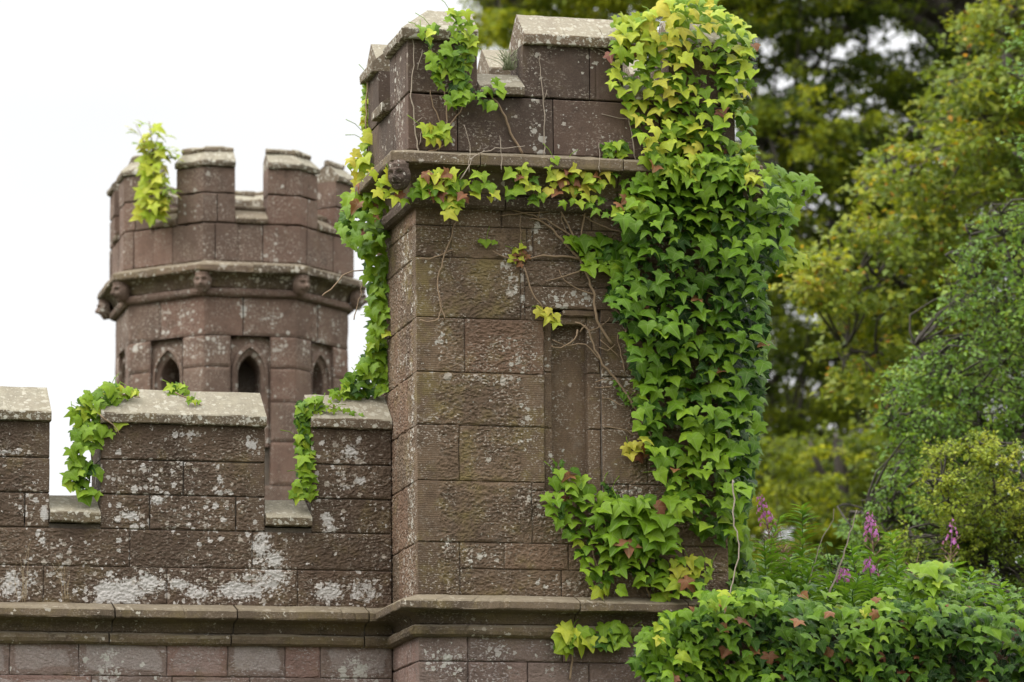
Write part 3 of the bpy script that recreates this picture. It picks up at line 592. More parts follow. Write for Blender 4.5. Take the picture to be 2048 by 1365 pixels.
#@@VEG
# ================================================================== GROUND
t = NT('ground_grass'); P = t.n('ShaderNodeNewGeometry').outputs['Position']
c = t.mix(t.noise(P, .35, 5), (.030, .050, .014), (.075, .085, .030)); c = t.mix(t.math('MULTIPLY', t.noise(P, 9, 4), .6), c, (.05, .04, .022))
bs = t.n('ShaderNodeBsdfPrincipled'); t.set(bs.inputs['Base Color'], c); bs.inputs['Roughness'].default_value = .95; t.set(t.o.inputs[0], bs.outputs[0]); GRASS = t.m
xs = np.concatenate([np.linspace(-1500, -60, 6), np.linspace(-40, 60, 51), np.linspace(80, 1500, 6)]); ys = np.concatenate([np.linspace(-1500, -60, 6), np.linspace(-40, 100, 71), np.linspace(130, 1500, 6)])
Xg, Yg = np.meshgrid(xs, ys, indexing='ij'); Zg = vnoise(Xg/9, Yg/9, 3)*.12-.1
m_ = MB(); idx = np.arange(Xg.size).reshape(Xg.shape)
m_.add(np.stack([Xg, Yg, Zg], -1).reshape(-1, 3), np.stack([idx[:-1, :-1], idx[1:, :-1], idx[1:, 1:], idx[:-1, 1:]], -1).reshape(-1, 4))
tag(m_.build('ground', GRASS, None, True), kind='structure')
xs = np.linspace(6.4, 34, 70); ys = np.linspace(22.75, 62, 90); Xg, Yg = np.meshgrid(xs, ys, indexing='ij')
Zg = 4.05*sstep(6.3, 7.4, Xg+vnoise(Yg/2, Yg*0, 4)*.2)*sstep(62, 42, Yg)*sstep(34, 26, Xg)+vnoise(Xg/1.1, Yg/1.1, 5)*.06-.1
m_ = MB(); idx = np.arange(Xg.size).reshape(Xg.shape)
m_.add(np.stack([Xg, Yg, Zg], -1).reshape(-1, 3), np.stack([idx[:-1, :-1], idx[1:, :-1], idx[1:, 1:], idx[:-1, 1:]], -1).reshape(-1, 4))
tag(m_.build('bank', GRASS, None, True), kind='structure')
rw = empty('retaining_wall', (8.6, 22.7, 0), 'low stone retaining wall buried under ivy to the right of the square tower', 'wall')
m_ = MB(); fQ = Frame((0, 22.52, 0), (1, 0, 0)); zq = [0, .6, 1.2, 1.8, 2.4, 2.8, 3.2, 3.6, 4.0]
for i in range(8): 
    c = [6.78]+[7.2+.75*j+(.3 if i % 2 else 0) for j in range(5)]+[11.2]
    for a, b in zip(c[:-1], c[1:]): block(m_, fQ, a, b, zq[i], zq[i+1], step=.03, depth=.3)
m_.build('wall', ST_TOWER, rw)

# ================================================================== LEAVES
def template(half, centre, cup, fold, vein=None):
    R_ = half; Lh = [(-x, y) for x, y in half[-2:0:-1]]; O_ = np.array(R_+Lh); n = len(O_); c = np.array(centre)
    mid = c+(O_-c)*.55; pts = np.concatenate([[c], mid, O_]); z = -cup*((pts[:, 0])**2*1.3+(pts[:, 1]-c[1])**2)+fold*np.abs(pts[:, 0])
    V = np.concatenate([pts, z[:, None]], 1); F = []
    for i in range(n):
        j = (i+1) % n; F.append((0, 1+i, 1+j)); F.append((1+i, 1+n+i, 1+n+j, 1+j))
    v = list(vein)+list(vein[-2:0:-1]) if vein else [0]*n
    return V, F, np.array([1.0]+v+v)
IV = [(0, 0), (.11, -.12), (.28, -.17), (.42, -.06), (.40, .10), (.47, .20), (.64, .34), (.45, .44), (.31, .50), (.25, .66), (.14, .86), (0, 1.00)]
IVv = [0, 0, .2, 1, 0, .2, 1, .1, 0, .1, .4, 1]
IV2 = [(0, 0), (.14, -.10), (.30, -.10), (.44, .0), (.50, .14), (.56, .28), (.58, .42), (.44, .50), (.36, .56), (.27, .70), (.14, .86), (0, 1.0)]
IV3 = [(0, 0), (.10, -.16), (.26, -.24), (.46, -.16), (.36, .04), (.52, .16), (.74, .34), (.50, .42), (.30, .46), (.24, .64), (.14, .86), (0, 1.06)]
IVT = [template(IV, (0, .18), .38, .20, IVv), template(IV, (0, .18), .22, .42, IVv), template(IV2, (0, .2), .5, .25, IVv), template(IV3, (0, .16), .32, .16, IVv), template(IV3, (0, .16), .45, .45, IVv), template(IV, (0, .18), .6, .05, IVv), template(IV2, (0, .2), .3, .55, IVv), template(IV3, (0, .16), .75, .2, IVv), template(IV, (0, .18), .30, .60, IVv)]
OV = [(0, 0), (.20, .14), (.30, .38), (.24, .66), (0, 1.0)]
OVT = [template(OV, (0, .42), .3, .3), template(OV, (0, .42), .5, .1)]
def simple_leaf(w, droop, fold): return (np.array([(0, 0, 0), (w, .42, fold), (0, 1, -droop), (0, .5, -droop*.2), (-w, .42, fold)]), [(0, 1, 2, 3), (0, 3, 2, 4)], np.zeros(5))
SLT = [simple_leaf(.30, .12, .10), simple_leaf(.34, .2, .02), simple_leaf(.26, .05, .16)]
LAN = [(np.array([(0, 0, 0), (.12, .3, .02), (.10, .65, -.04), (0, 1, -.2), (0, .5, -.06), (-.10, .65, -.04), (-.12, .3, .02)]), [(0, 1, 4), (1, 2, 4), (2, 3, 4), (3, 5, 4), (5, 6, 4), (6, 0, 4)], np.zeros(7))]
def nz(a): return a/(np.linalg.norm(a, axis=-1, keepdims=True)+1e-9)
def put(mb, tmpls, pos, tip, nrm, size, hue):
    pos = np.asarray(pos, float); n = len(pos)
    if not n: return
    Zn = nz(np.asarray(nrm, float)); T = np.asarray(tip, float); T = nz(T-(T*Zn).sum(1, keepdims=True)*Zn); X = np.cross(T, Zn)
    which = rng.integers(0, len(tmpls), n); size = np.asarray(size)*np.ones(n); hue = np.asarray(hue)*np.ones(n)
    for w in range(len(tmpls)):
        s_ = np.where(which == w)[0]
        if not len(s_): continue
        V, F, vn = tmpls[w]; k = len(V); asp = rng.uniform(.85, 1.15, len(s_))
        W_ = pos[s_][:, None, :]+size[s_][:, None, None]*(V[None, :, :1]*asp[:, None, None]*X[s_][:, None, :]+V[None, :, 1:2]*T[s_][:, None, :]+V[None, :, 2:]*Zn[s_][:, None, :])
        Fa = [[q+k*i for q in f] for i in range(len(s_)) for f in F]
        mb.add(W_.reshape(-1, 3), Fa, hue=np.repeat(np.clip(hue[s_], 0, 1), k), vein=np.tile(vn, len(s_)))
def inpoly(px, py, poly):
    c = np.zeros(len(px), bool); n = len(poly)
    for i in range(n):
        x0, y0 = poly[i]; x1, y1 = poly[(i+1) % n]
        if y0 == y1: continue
        k = ((y0 > py) != (y1 > py)) & (px < (x1-x0)*(py-y0)/(y1-y0)+x0); c ^= k
    return c
def darts(poly, n, mind=0.0):
    q = np.array(poly, float); lo = q.min(0); hi = q.max(0); out = np.zeros((0, 2)); tries = 0
    while len(out) < n and tries < 60:
        c = rng.uniform(lo, hi, (max(200, n), 2)); c = c[inpoly(c[:, 0], c[:, 1], poly)]; tries += 1
        if not mind: out = np.concatenate([out, c])
        else:
            for p in c:
                if len(out) >= n: break
                if not len(out) or ((out-p)**2).sum(1).min() > mind**2: out = np.concatenate([out, p[None]])
    return out[:n]
def ivy_region(mb, poly, n, y, off=(.02, .15), size=(.06, .12), hue=.5, hj=.08, mind=14, tilt=(.25, 1.0), side=0.0, red=.01, ydeep=0.0, under=.6, stems=None, grad=None, spread=.9, gaps=0):
    """leaves over a patch of wall: an outer coat spaced like shingles and an inner one darkened in colour for the shade inside"""
    for lay in (0, 1):
        m = n if lay == 0 else int(n*under)
        p = darts(poly, m, mind if lay == 0 else mind*.6)
        if gaps: p = p[vnoise(p[:, 0]/34+5, p[:, 1]/44, 55)+.5*vnoise(p[:, 0]/13, p[:, 1]/13, 56) > -1+gaps]
        m = len(p)
        if not m: continue
        bump_ = .5+.5*vnoise(p[:, 0]/55, p[:, 1]/55, 77)
        o = off[0]+(off[1]-off[0])*np.clip(bump_*.75+rng.uniform(0, .35, m), 0, 1) if lay == 0 else rng.uniform(.01, off[0]+(off[1]-off[0])*.4, m)
        yy = y-o+(rng.uniform(0, ydeep, m)**1.0 if ydeep else 0)
        P_ = np.array([at(a, b, c) for (a, b), c in zip(p, yy)])
        nr = np.stack([rng.normal(side, .42, m), -np.ones(m), rng.uniform(tilt[0], tilt[1], m)], 1)
        tp_ = np.stack([rng.normal(0, spread, m), -.3*np.ones(m), -1+rng.normal(0, .35, m)], 1)
        s_ = size[0]+(size[1]-size[0])*rng.beta(2.2, 2.2, m)
        if lay: s_ *= .9
        h = hue+vnoise(p[:, 0]/60, p[:, 1]/60, 31)*hj*1.2+rng.normal(0, hj*.85, m)-(.28 if lay else 0)  # inner coat: shade between the leaves put into a darker leaf colour
        if grad: h = h+grad(p[:, 0], p[:, 1])
        h = np.clip(h, .03, .91); h = np.where(rng.random(m) < red, rng.uniform(.965, 1, m), h)
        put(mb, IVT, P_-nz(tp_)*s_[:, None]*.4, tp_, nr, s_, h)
        if stems is not None and lay == 0:
            for q in rng.choice(m, max(1, m//4), replace=False):
                b = P_[q]; a = b+np.array([rng.normal(0, .05), o[q]*.9, rng.uniform(.02, .12)]); tube(mb, [a, (a+b)/2+[0, 0, .015], b], .0022, .0014, 4, hue=.6, vein=0)
def pxpath(pts, y, wob=0.0, step=.03): return smooth_path([at(p[0], p[1], (p[2] if len(p) > 2 else y)) for p in pts], step, wob)
def vine(mb, pts, y, r0=.006, r1=.003, wob=.003): tube(mb, pxpath(pts, y, wob), r0*1.15, r1*1.2, 5)
def ivy_thing(label, loc, regions, vines=(), group='ivy plants on the castle walls'):
    e = empty('ivy', loc, label, 'ivy', group); lf = MB()
    for r in regions: ivy_region(lf, stems=lf, **r)
    lf.build('foliage', IVY, e, True)
    for v in vines:
        stm = MB(); vine(stm, *v); stm.build('stem', VINE, e, True)
    return e
# ---- the great ivy on the square tower
YS = Y0-.022
mv = []
for pts, r0, r1 in (([(1320, 930), (1290, 850), (1240, 770), (1200, 720), (1175, 660), (1150, 645)], .010, .004), ([(1300, 860), (1275, 760), (1245, 640), (1215, 610)], .009, .005), ([(1225, 690), (1195, 640), (1185, 580), (1160, 520), (1150, 480), (1120, 420), (1100, 405)], .008, .004),
        ([(1160, 520), (1100, 455), (1075, 438), (1060, 440)], .008, .004), ([(1160, 518), (1100, 512), (1050, 520), (1010, 515), (985, 502)], .007, .003), ([(1048, 535), (1065, 585), (1085, 615)], .005, .003), ([(1280, 470), (1285, 500), (1260, 525)], .004, .002),
        ([(1165, 540), (1120, 555), (1090, 562)], .005, .002), ([(1190, 590), (1140, 570), (1118, 540)], .004, .002), ([(1160, 520), (1170, 430), (1200, 420), (1235, 380), (1270, 372)], .006, .003), ([(1150, 480), (1090, 440), (1000, 415), (960, 420)], .005, .002), ([(1250, 430), (1150, 410), (1050, 400), (950, 392), (900, 400)], .006, .003),
        ([(1260, 455), (1180, 425), (1080, 425), (1000, 432)], .005, .002), ([(1255, 470), (1200, 450), (1165, 430)], .005, .003), ([(1075, 437), (1080, 415), (1085, 395)], .004, .002), ([(1200, 720), (1170, 690), (1130, 690), (1105, 680)], .004, .002), ([(1155, 660), (1148, 680), (1120, 695), (1103, 692)], .005, .003),
        ([(1215, 760), (1190, 765)], .004, .002), ([(1225, 775), (1190, 775)], .004, .002), ([(1250, 815), (1220, 800), (1205, 795)], .004, .002), ([(1270, 870), (1230, 855), (1205, 852)], .004, .002), ([(1230, 690), (1215, 700), (1198, 695)], .004, .002), ([(1240, 720), (1225, 700), (1200, 680)], .003, .002), ([(1250, 745), (1240, 700), (1235, 670)], .004, .002),
        ([(1160, 665), (1172, 650), (1178, 662), (1205, 648), (1220, 635)], .004, .002), ([(890, 640), (875, 580), (885, 520), (905, 470), (915, 420)], .004, .003), ([(905, 500), (870, 515), (837, 518)], .004, .003), ([(840, 640), (870, 642), (880, 630), (883, 600)], .003, .002), ([(1120, 400), (1125, 440), (1135, 470)], .003, .002), ([(1040, 430), (1040, 500)], .002, .002)):
    mv.append((pts, YS, r0, r1))
par = [(1248, 50), (1290, 38), (1330, 12), (1375, -12), (1425, 0), (1440, 25), (1490, 55), (1512, 95), (1505, 160), (1508, 330), (1490, 345), (1330, 335), (1300, 310), (1272, 270), (1240, 190), (1212, 160), (1225, 100)]
main_ = [(1215, 420), (1290, 350), (1500, 330), (1545, 365), (1585, 420), (1570, 500), (1530, 545), (1528, 700), (1520, 800), (1510, 900), (1492, 1000), (1482, 1060), (1450, 1090), (1400, 1070), (1345, 1020), (1312, 930), (1275, 860), (1280, 790), (1258, 700), (1228, 625), (1215, 580), (1250, 540), (1262, 490)]
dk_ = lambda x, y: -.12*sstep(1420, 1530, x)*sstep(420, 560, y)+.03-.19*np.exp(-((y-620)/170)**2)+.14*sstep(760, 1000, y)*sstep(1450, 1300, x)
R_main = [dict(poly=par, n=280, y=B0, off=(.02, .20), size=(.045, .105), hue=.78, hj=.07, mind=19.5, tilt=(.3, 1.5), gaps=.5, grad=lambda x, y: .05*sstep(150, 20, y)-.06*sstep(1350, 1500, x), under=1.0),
    dict(poly=[(1290, 312), (1420, 318), (1500, 318), (1530, 345), (1520, 362), (1400, 358), (1300, 352)], n=48, y=B0-.13, off=(.0, .07), size=(.05, .095), hue=.66, hj=.09, mind=15, under=.4),
    dict(poly=[(1232, 42), (1300, 32), (1310, 120), (1240, 115)], n=30, y=B0+.02, off=(.0, .12), size=(.05, .10), hue=.82, hj=.06, mind=14, under=.8),
    dict(poly=[(1340, 20), (1380, -12), (1425, -2), (1440, 25), (1490, 55), (1505, 110), (1330, 110)], n=140, y=B0+.15, off=(.0, .2), size=(.045, .09), hue=.78, hj=.08, mind=12, ydeep=.3),
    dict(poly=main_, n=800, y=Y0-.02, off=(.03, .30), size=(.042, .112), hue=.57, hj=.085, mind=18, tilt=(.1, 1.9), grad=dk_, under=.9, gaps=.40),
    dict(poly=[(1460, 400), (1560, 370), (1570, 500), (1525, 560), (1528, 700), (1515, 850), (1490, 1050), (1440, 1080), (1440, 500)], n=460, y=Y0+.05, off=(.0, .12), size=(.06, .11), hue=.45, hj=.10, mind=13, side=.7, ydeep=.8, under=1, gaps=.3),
    dict(poly=[(900, 350), (1010, 350), (1040, 318), (1110, 318), (1190, 345), (1300, 340), (1300, 440), (1215, 432), (1110, 405), (1000, 398), (940, 405), (880, 385)], n=100, y=B0-.06, off=(.01, .10), size=(.038, .082), hue=.66, gaps=.75, hj=.11, mind=13, red=.15, under=.35),
    dict(poly=[(850, 350), (900, 345), (930, 400), (900, 435), (880, 400), (830, 385)], n=34, y=B0-.10, off=(.01, .08), size=(.05, .09), hue=.70, hj=.10, mind=12, red=.22, under=.5),
    dict(poly=[(1145, 485), (1200, 480), (1255, 495), (1245, 545), (1180, 545)], n=20, y=Y0-.02, off=(.01, .08), size=(.07, .12), hue=.60, mind=17),
    dict(poly=[(1010, 500), (1050, 490), (1055, 530), (1035, 540)], n=9, y=Y0-.01, off=(.005, .03), size=(.03, .055), hue=.86, hj=.04, mind=8, red=.4, under=0),
    dict(poly=[(1080, 620), (1115, 615), (1110, 655), (1090, 650)], n=5, y=Y0-.01, off=(.01, .04), size=(.05, .08), hue=.78, mind=12, under=0),
    dict(poly=[(960, 480), (995, 480), (995, 495), (960, 495)], n=3, y=Y0-.01, off=(.01, .02), size=(.03, .05), hue=.6, mind=10, under=0),
    dict(poly=[(1230, 760), (1262, 800), (1262, 815), (1235, 790)], n=7, y=Y0-.01, off=(.01, .02), size=(.03, .05), hue=.40, mind=8, under=0),
    dict(poly=[(1252, 890), (1300, 885), (1300, 920), (1260, 915)], n=8, y=Y0-.02, off=(.01, .05), size=(.05, .08), hue=.86, mind=11, red=.4, under=0),
    dict(poly=[(1500, 345), (1560, 345), (1620, 365), (1628, 390), (1590, 400), (1590, 440), (1540, 440)], n=42, y=Y0+.15, off=(.0, .2), size=(.07, .12), hue=.66, hj=.06, mind=17, under=.4),
    dict(poly=[(1452, 1060), (1485, 1050), (1498, 1120), (1500, 1195), (1462, 1195)], n=50, y=Y0+.25, off=(.0, .3), size=(.06, .10), hue=.45, hj=.1, mind=11, side=.4),
    dict(poly=[(1540, 500), (1600, 505), (1618, 530), (1560, 545)], n=22, y=Y0+.15, off=(.0, .2), size=(.05, .08), hue=.74, hj=.06, mind=11, under=.4),
    dict(poly=[(1208, 295), (1245, 280), (1262, 300), (1240, 320), (1215, 312)], n=10, y=B0-.02, off=(.01, .05), size=(.05, .075), hue=.70, mind=11, under=.3)]
ivy_thing('large green ivy cloaking the right half of the square tower, yellow green at the top', (6.5, Y0-.1, 4.1), R_main, mv)
# ---- clump at the foot of the tower
lowp = [(1085, 950), (1150, 938), (1200, 985), (1245, 1025), (1330, 1005), (1362, 1080), (1335, 1120), (1320, 1160), (1400, 1165), (1400, 1200), (1290, 1200), (1195, 1192), (1165, 1150), (1150, 1090), (1100, 1040)]
ivy_thing('bright green ivy clump at the foot of the square tower, just below the niche', (5.95, Y0-.1, 4.12),
    [dict(poly=lowp, n=210, y=Y0-.02, off=(.02, .17), size=(.05, .098), hue=.58, hj=.08, mind=16, tilt=(.2, 1.8), under=.35, gaps=.48, grad=lambda x, y: .12*sstep(1130, 1190, y)-.12*np.exp(-((x-1270)/60)**2-((y-1060)/50)**2)), dict(poly=[(1230, 1000), (1340, 1010), (1350, 1090), (1230, 1100)], n=26, y=Y0-.12, off=(.02, .1), size=(.08, .125), hue=.46, mind=20, under=0),
     dict(poly=[(1105, 925), (1130, 925), (1130, 960), (1110, 960)], n=8, y=Y0, off=(.0, .03), size=(.02, .04), hue=.3, mind=6), dict(poly=[(1205, 965), (1230, 985), (1240, 1010), (1215, 1000)], n=12, y=Y0, off=(.0, .03), size=(.02, .04), hue=.3, mind=6), dict(poly=[(1340, 1120), (1420, 1125), (1420, 1160), (1350, 1160)], n=12, y=Y0-.05, off=(.02, .06), size=(.05, .08), hue=.76, mind=15, under=.2)],
    [([(1210, 1195), (1200, 1150), (1180, 1080), (1160, 1000), (1130, 950)], YS, .006, .003), ([(1300, 1195), (1280, 1120), (1260, 1050)], YS, .006, .003)])
ivy_thing('small yellowing ivy sprig hanging under the lower string course of the square tower', (5.9, Y0-.1, 3.9),
    [dict(poly=[(1115, 1262), (1175, 1255), (1180, 1290), (1120, 1300)], n=9, y=Y0-.05, off=(.01, .06), size=(.08, .12), hue=.74, mind=14, red=.1), dict(poly=[(1180, 1260), (1255, 1255), (1255, 1290), (1190, 1300)], n=14, y=Y0-.05, off=(.01, .06), size=(.06, .11), hue=.66, mind=14)],
    [([(1140, 1360), (1145, 1320), (1150, 1270), (1200, 1262), (1290, 1278)], Y0-.02, .006, .003)])
# ---- left rear edge of the tower
ivy_thing('thin backlit ivy trailing down the left edge of the square tower', (4.9, 23.5, 5.2),
    [dict(poly=[(690, 400), (720, 375), (760, 340), (790, 330), (800, 400), (760, 440), (770, 470), (735, 520), (700, 490), (675, 460)], n=95, y=23.35, off=(.0, .3), size=(.045, .095), hue=.66, hj=.10, mind=12, red=.06, side=-.5, ydeep=.3),
     dict(poly=[(735, 470), (768, 460), (775, 560), (770, 640), (745, 640), (735, 560)], n=40, y=23.45, off=(.0, .2), size=(.05, .09), hue=.60, hj=.08, mind=12, side=-.5), dict(poly=[(745, 630), (770, 630), (776, 700), (778, 785), (700, 795), (690, 770), (730, 720), (740, 690)], n=75, y=23.45, off=(.0, .2), size=(.045, .08), hue=.55, hj=.10, mind=11, side=-.4),
     dict(poly=[(664, 788), (700, 770), (720, 795), (670, 797)], n=12, y=23.42, off=(.0, .1), size=(.04, .07), hue=.72, mind=9), dict(poly=[(702, 325), (730, 280), (738, 260), (738, 330), (715, 375)], n=13, y=23.60, off=(.0, .1), size=(.05, .09), hue=.80, mind=13, side=-.6), dict(poly=[(730, 150), (738, 150), (738, 280), (726, 280)], n=26, y=23.68, off=(.0, .05), size=(.03, .06), hue=.72, mind=6, side=-.6),
     dict(poly=[(745, 350), (780, 335), (785, 370), (830, 400), (790, 410), (760, 395)], n=10, y=B0-.06, off=(.0, .05), size=(.045, .075), hue=.80, hj=.08, mind=13, red=.15, under=.1)],
    [([(775, 800), (772, 700), (768, 600), (770, 500), (760, 420), (735, 300), (735, 160)], 23.6, .006, .004), ([(645, 592), (672, 570), (695, 545), (728, 541)], 23.4, .004, .003), ([(708, 640), (718, 600), (730, 560)], 23.4, .003, .002)])
# ---- top left of the parapet
ivy_thing('small tuft of bright green ivy climbing the front left battlement of the square tower', (5.2, B0, 6.6),
    [dict(poly=[(838, 62), (880, 52), (905, 80), (945, 85), (955, 130), (1000, 170), (1008, 200), (975, 215), (905, 215), (880, 185), (862, 130), (850, 90)], n=135, y=B0-.05, off=(.0, .14), size=(.04, .08), hue=.64, hj=.09, mind=11, under=.5, gaps=.6), dict(poly=[(893, 25), (935, 28), (950, 85), (905, 85)], n=18, y=B0-.05, off=(.0, .1), size=(.04, .075), hue=.60, mind=12, under=.2),
     dict(poly=[(845, 255), (890, 255), (902, 285), (850, 285)], n=16, y=B0-.02, off=(.01, .06), size=(.05, .075), hue=.76, mind=11, under=.3)],
    [([(1045, 308), (1020, 265), (1000, 215), (975, 180)], B0-.015, .007, .005), ([(890, 295), (893, 240), (890, 200), (880, 150), (860, 90)], B0-.015, .005, .003), ([(890, 262), (920, 225), (930, 200)], B0-.015, .004, .003), ([(885, 258), (868, 215), (860, 180)], B0-.015, .004, .002), ([(838, 310), (870, 300), (890, 290)], B0-.02, .004, .003)])
# ---- drapes on the left wall
ivy_thing('bushy ivy draped over the left end of the middle merlon of the crenellated wall', (3.3, YW, 4.7),
    [dict(poly=[(170, 800), (190, 778), (225, 775), (235, 800), (245, 850), (250, 880), (215, 885), (205, 930), (195, 990), (170, 1000), (150, 985), (148, 880), (145, 840)], n=95, y=YW+.06, off=(.0, .14), size=(.045, .095), hue=.60, hj=.09, mind=13, under=.6, gaps=.35), dict(poly=[(132, 985), (150, 960), (150, 890), (135, 940)], n=5, y=YW+.05, off=(.0, .1), size=(.06, .09), hue=.60, mind=12, under=0), dict(poly=[(200, 780), (265, 775), (275, 792), (210, 805)], n=20, y=YW+.10, off=(.0, .08), size=(.03, .06), hue=.74, mind=7)],
    [([(175, 1000), (185, 900), (195, 820), (230, 790), (280, 795)], YW+.05, .005, .003), ([(200, 830), (225, 850), (240, 870)], YW-.05, .004, .002)])
ivy_thing('narrow strand of ivy hanging down the left edge of the merlon beside the square tower', (4.5, YW, 4.7),
    [dict(poly=[(598, 810), (640, 795), (645, 825), (625, 850), (622, 900), (620, 960), (628, 990), (600, 1000), (580, 995), (600, 950), (598, 900), (592, 850)], n=75, y=YW+.04, off=(.0, .08), size=(.04, .08), hue=.64, hj=.10, mind=10, side=-.3, under=.7), dict(poly=[(650, 800), (720, 830), (722, 836), (655, 820)], n=10, y=YW+.0, off=(.0, .03), size=(.02, .045), hue=.62, mind=8, under=0)],
    [([(615, 1000), (612, 900), (622, 820), (660, 815), (700, 828), (730, 836)], YW+.03, .004, .003)])
ivy_thing('few sprigs of ivy lying on the coping in the middle of the middle merlon', (3.75, YW+.1, 5.3),
    [dict(poly=[(335, 775), (365, 770), (375, 785), (340, 792)], n=14, y=YW+.18, off=(.0, .08), size=(.03, .055), hue=.66, mind=7, under=.4), dict(poly=[(370, 795), (395, 800), (400, 808), (378, 806)], n=5, y=YW+.06, off=(.0, .04), size=(.025, .045), hue=.6, mind=7, under=0)],
    [([(350, 785), (375, 797), (400, 810), (412, 815)], YW+.05, .004, .002)])
# ---- the hedge-like ivy at the lower right
def hedge(mb, stm):
    hp = [(1285, 1270), (1330, 1232), (1395, 1222), (1420, 1195), (1480, 1185), (1560, 1200), (1640, 1215), (1700, 1225), (1790, 1210), (1850, 1205), (1960, 1225), (2070, 1255), (2070, 1390), (1300, 1390), (1270, 1330)]
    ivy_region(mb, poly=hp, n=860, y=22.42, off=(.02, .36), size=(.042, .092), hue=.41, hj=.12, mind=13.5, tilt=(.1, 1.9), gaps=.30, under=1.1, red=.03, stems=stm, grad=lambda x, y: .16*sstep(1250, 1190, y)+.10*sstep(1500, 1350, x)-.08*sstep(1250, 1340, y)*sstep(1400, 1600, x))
    ivy_region(mb, poly=[(1400, 1190), (1500, 1185), (1600, 1205), (1700, 1222), (1860, 1205), (1990, 1235), (1990, 1265), (1420, 1245)], n=170, y=22.55, off=(.0, .3), size=(.045, .095), hue=.50, hj=.13, mind=14, tilt=(.9, 2.4), under=.8, red=.03, stems=stm)
    ivy_region(mb, poly=[(1480, 1150), (1560, 1165), (1640, 1180), (1700, 1200), (1800, 1180), (1900, 1160), (2050, 1200), (2050, 1240), (1480, 1220)], n=85, y=22.75, off=(.0, .5), size=(.04, .08), hue=.52, hj=.10, mind=13, tilt=(.6, 2.4), under=.3, red=.03, stems=stm)
    ivy_region(mb, poly=[(2070, 1255), (2250, 1240), (2420, 1260), (2620, 1300), (2620, 1400), (2070, 1390)], n=260, y=22.42, off=(.02, .34), size=(.05, .10), hue=.36, hj=.12, mind=15, tilt=(.1, 1.9), under=.8, red=.02, stems=stm)
    ivy_region(mb, poly=[(1820, 1150), (1870, 1125), (1905, 1140), (1910, 1180), (1850, 1200), (1815, 1180)], n=17, y=22.6, off=(.0, .3), size=(.07, .12), hue=.60, hj=.07, mind=13, tilt=(.8, 2), under=.6, stems=stm)
e = empty('ivy', (8.2, 22.4, 3.9), 'broad dark ivy mound covering the low wall at the lower right', 'ivy', 'ivy plants on the castle walls')
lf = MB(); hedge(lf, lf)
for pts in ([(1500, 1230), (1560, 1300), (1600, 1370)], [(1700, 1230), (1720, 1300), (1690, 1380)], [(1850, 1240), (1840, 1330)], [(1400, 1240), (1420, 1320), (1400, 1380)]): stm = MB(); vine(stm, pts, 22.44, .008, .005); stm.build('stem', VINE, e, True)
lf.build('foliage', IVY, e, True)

# ================================================================== DRY VINES, GRASS, SAPLING
def dry(name, label, paths, y, group=None):
    e = MB()
    for pts, r0, r1 in paths: tube(e, pxpath(pts, y, .003), r0, r1, 5)
    return tag(e.build(name, DRYV, None, True), label, 'vine', group)
dry('dry_vine', 'bleached bare vine up the left corner of the square tower battlement', [([(838, 312), (828, 230), (822, 180), (828, 120), (824, 75), (806, 74)], .005, .0025), ([(835, 140), (845, 100)], .003, .002), ([(826, 250), (845, 235)], .0025, .0015), ([(838, 290), (848, 245)], .003, .002)], B0-.01, 'bare vines on the square tower')
dry('dry_vine', 'straight bare vine up the middle merlon of the square tower', [([(1088, 312), (1088, 220), (1082, 160), (1078, 105)], .0045, .002), ([(1088, 200), (1094, 180)], .0025, .0015)], B0-.01, 'bare vines on the square tower')
dry('dry_vine', 'bare forked vine beside the yellow ivy on the square tower battlement', [([(1272, 330), (1262, 260), (1250, 200), (1232, 140), (1222, 110), (1235, 85)], .004, .002), ([(1260, 240), (1225, 232), (1202, 228)], .003, .002), ([(1223, 110), (1195, 98)], .003, .002), ([(1222, 105), (1205, 70), (1195, 55)], .003, .002)], B0-.01, 'bare vines on the square tower')
dry('dry_vine', 'short bare vines standing over the upper string course of the square tower', [([(938, 345), (940, 290), (928, 250)], .003, .0015), ([(1003, 340), (1002, 280), (1000, 272)], .003, .0015), ([(1200, 345), (1198, 285)], .0025, .0015), ([(920, 360), (940, 330), (960, 305), (1050, 292)], .0035, .002)], B0-.14, 'bare vines on the square tower')
dry('dry_vine', 'pale wavy bare vine hanging by the lower right corner of the square tower', [([(1466, 960), (1468, 1000), (1466, 1040), (1478, 1090), (1474, 1130), (1462, 1175), (1452, 1215), (1447, 1232)], .0048, .0035)], 22.24, 'bare vines on the square tower')
STEMS = [('dead_stalk', 'pale dead plant stalk leaning right, above the ivy mound', [([(1655, 1195), (1690, 1100), (1714, 1020)], .007, .003)], 23.3), ('dead_stalk', 'thin brown curved dead stalk left of the pale leaning stalk, above the ivy mound', [([(1615, 1175), (1640, 1090), (1665, 1040), (1668, 1018)], .004, .002)], 23.4)]
for nme, lab, pa, y in STEMS: tag(dry(nme, lab, pa, y), cat='stalk', group='dead stalks above the ivy mound')
def blades(label, cat, px, py, y, n, h, spread, mat, r=.0016, name='grass_tuft'):
    e = MB(); b = at(px, py, y)
    for i in range(n):
        d = np.array([rng.normal(0, spread), rng.normal(0, spread*.5), 1.0]); L = h*rng.uniform(.45, 1); o = np.array([rng.normal(0, .015), rng.normal(0, .01), 0])
        tube(e, smooth_path([b+o, b+o+d*L*.5, b+o+d*L+np.array([rng.normal(0, .03), 0, -.02])], .03), r, r*.4, 4)
    return tag(e.build(name, mat, None, True), label, cat, 'dry grasses on the walls')
blades('sparse dry grass stems on the string course at the far left of the wall', 'grass', 45, 1204, YW-.03, 7, .36, .09, STRAW, .0014); blades('few thin dry grass stems on the string course below the left sill', 'grass', 132, 1204, YW-.03, 5, .30, .12, STRAW, .0014)
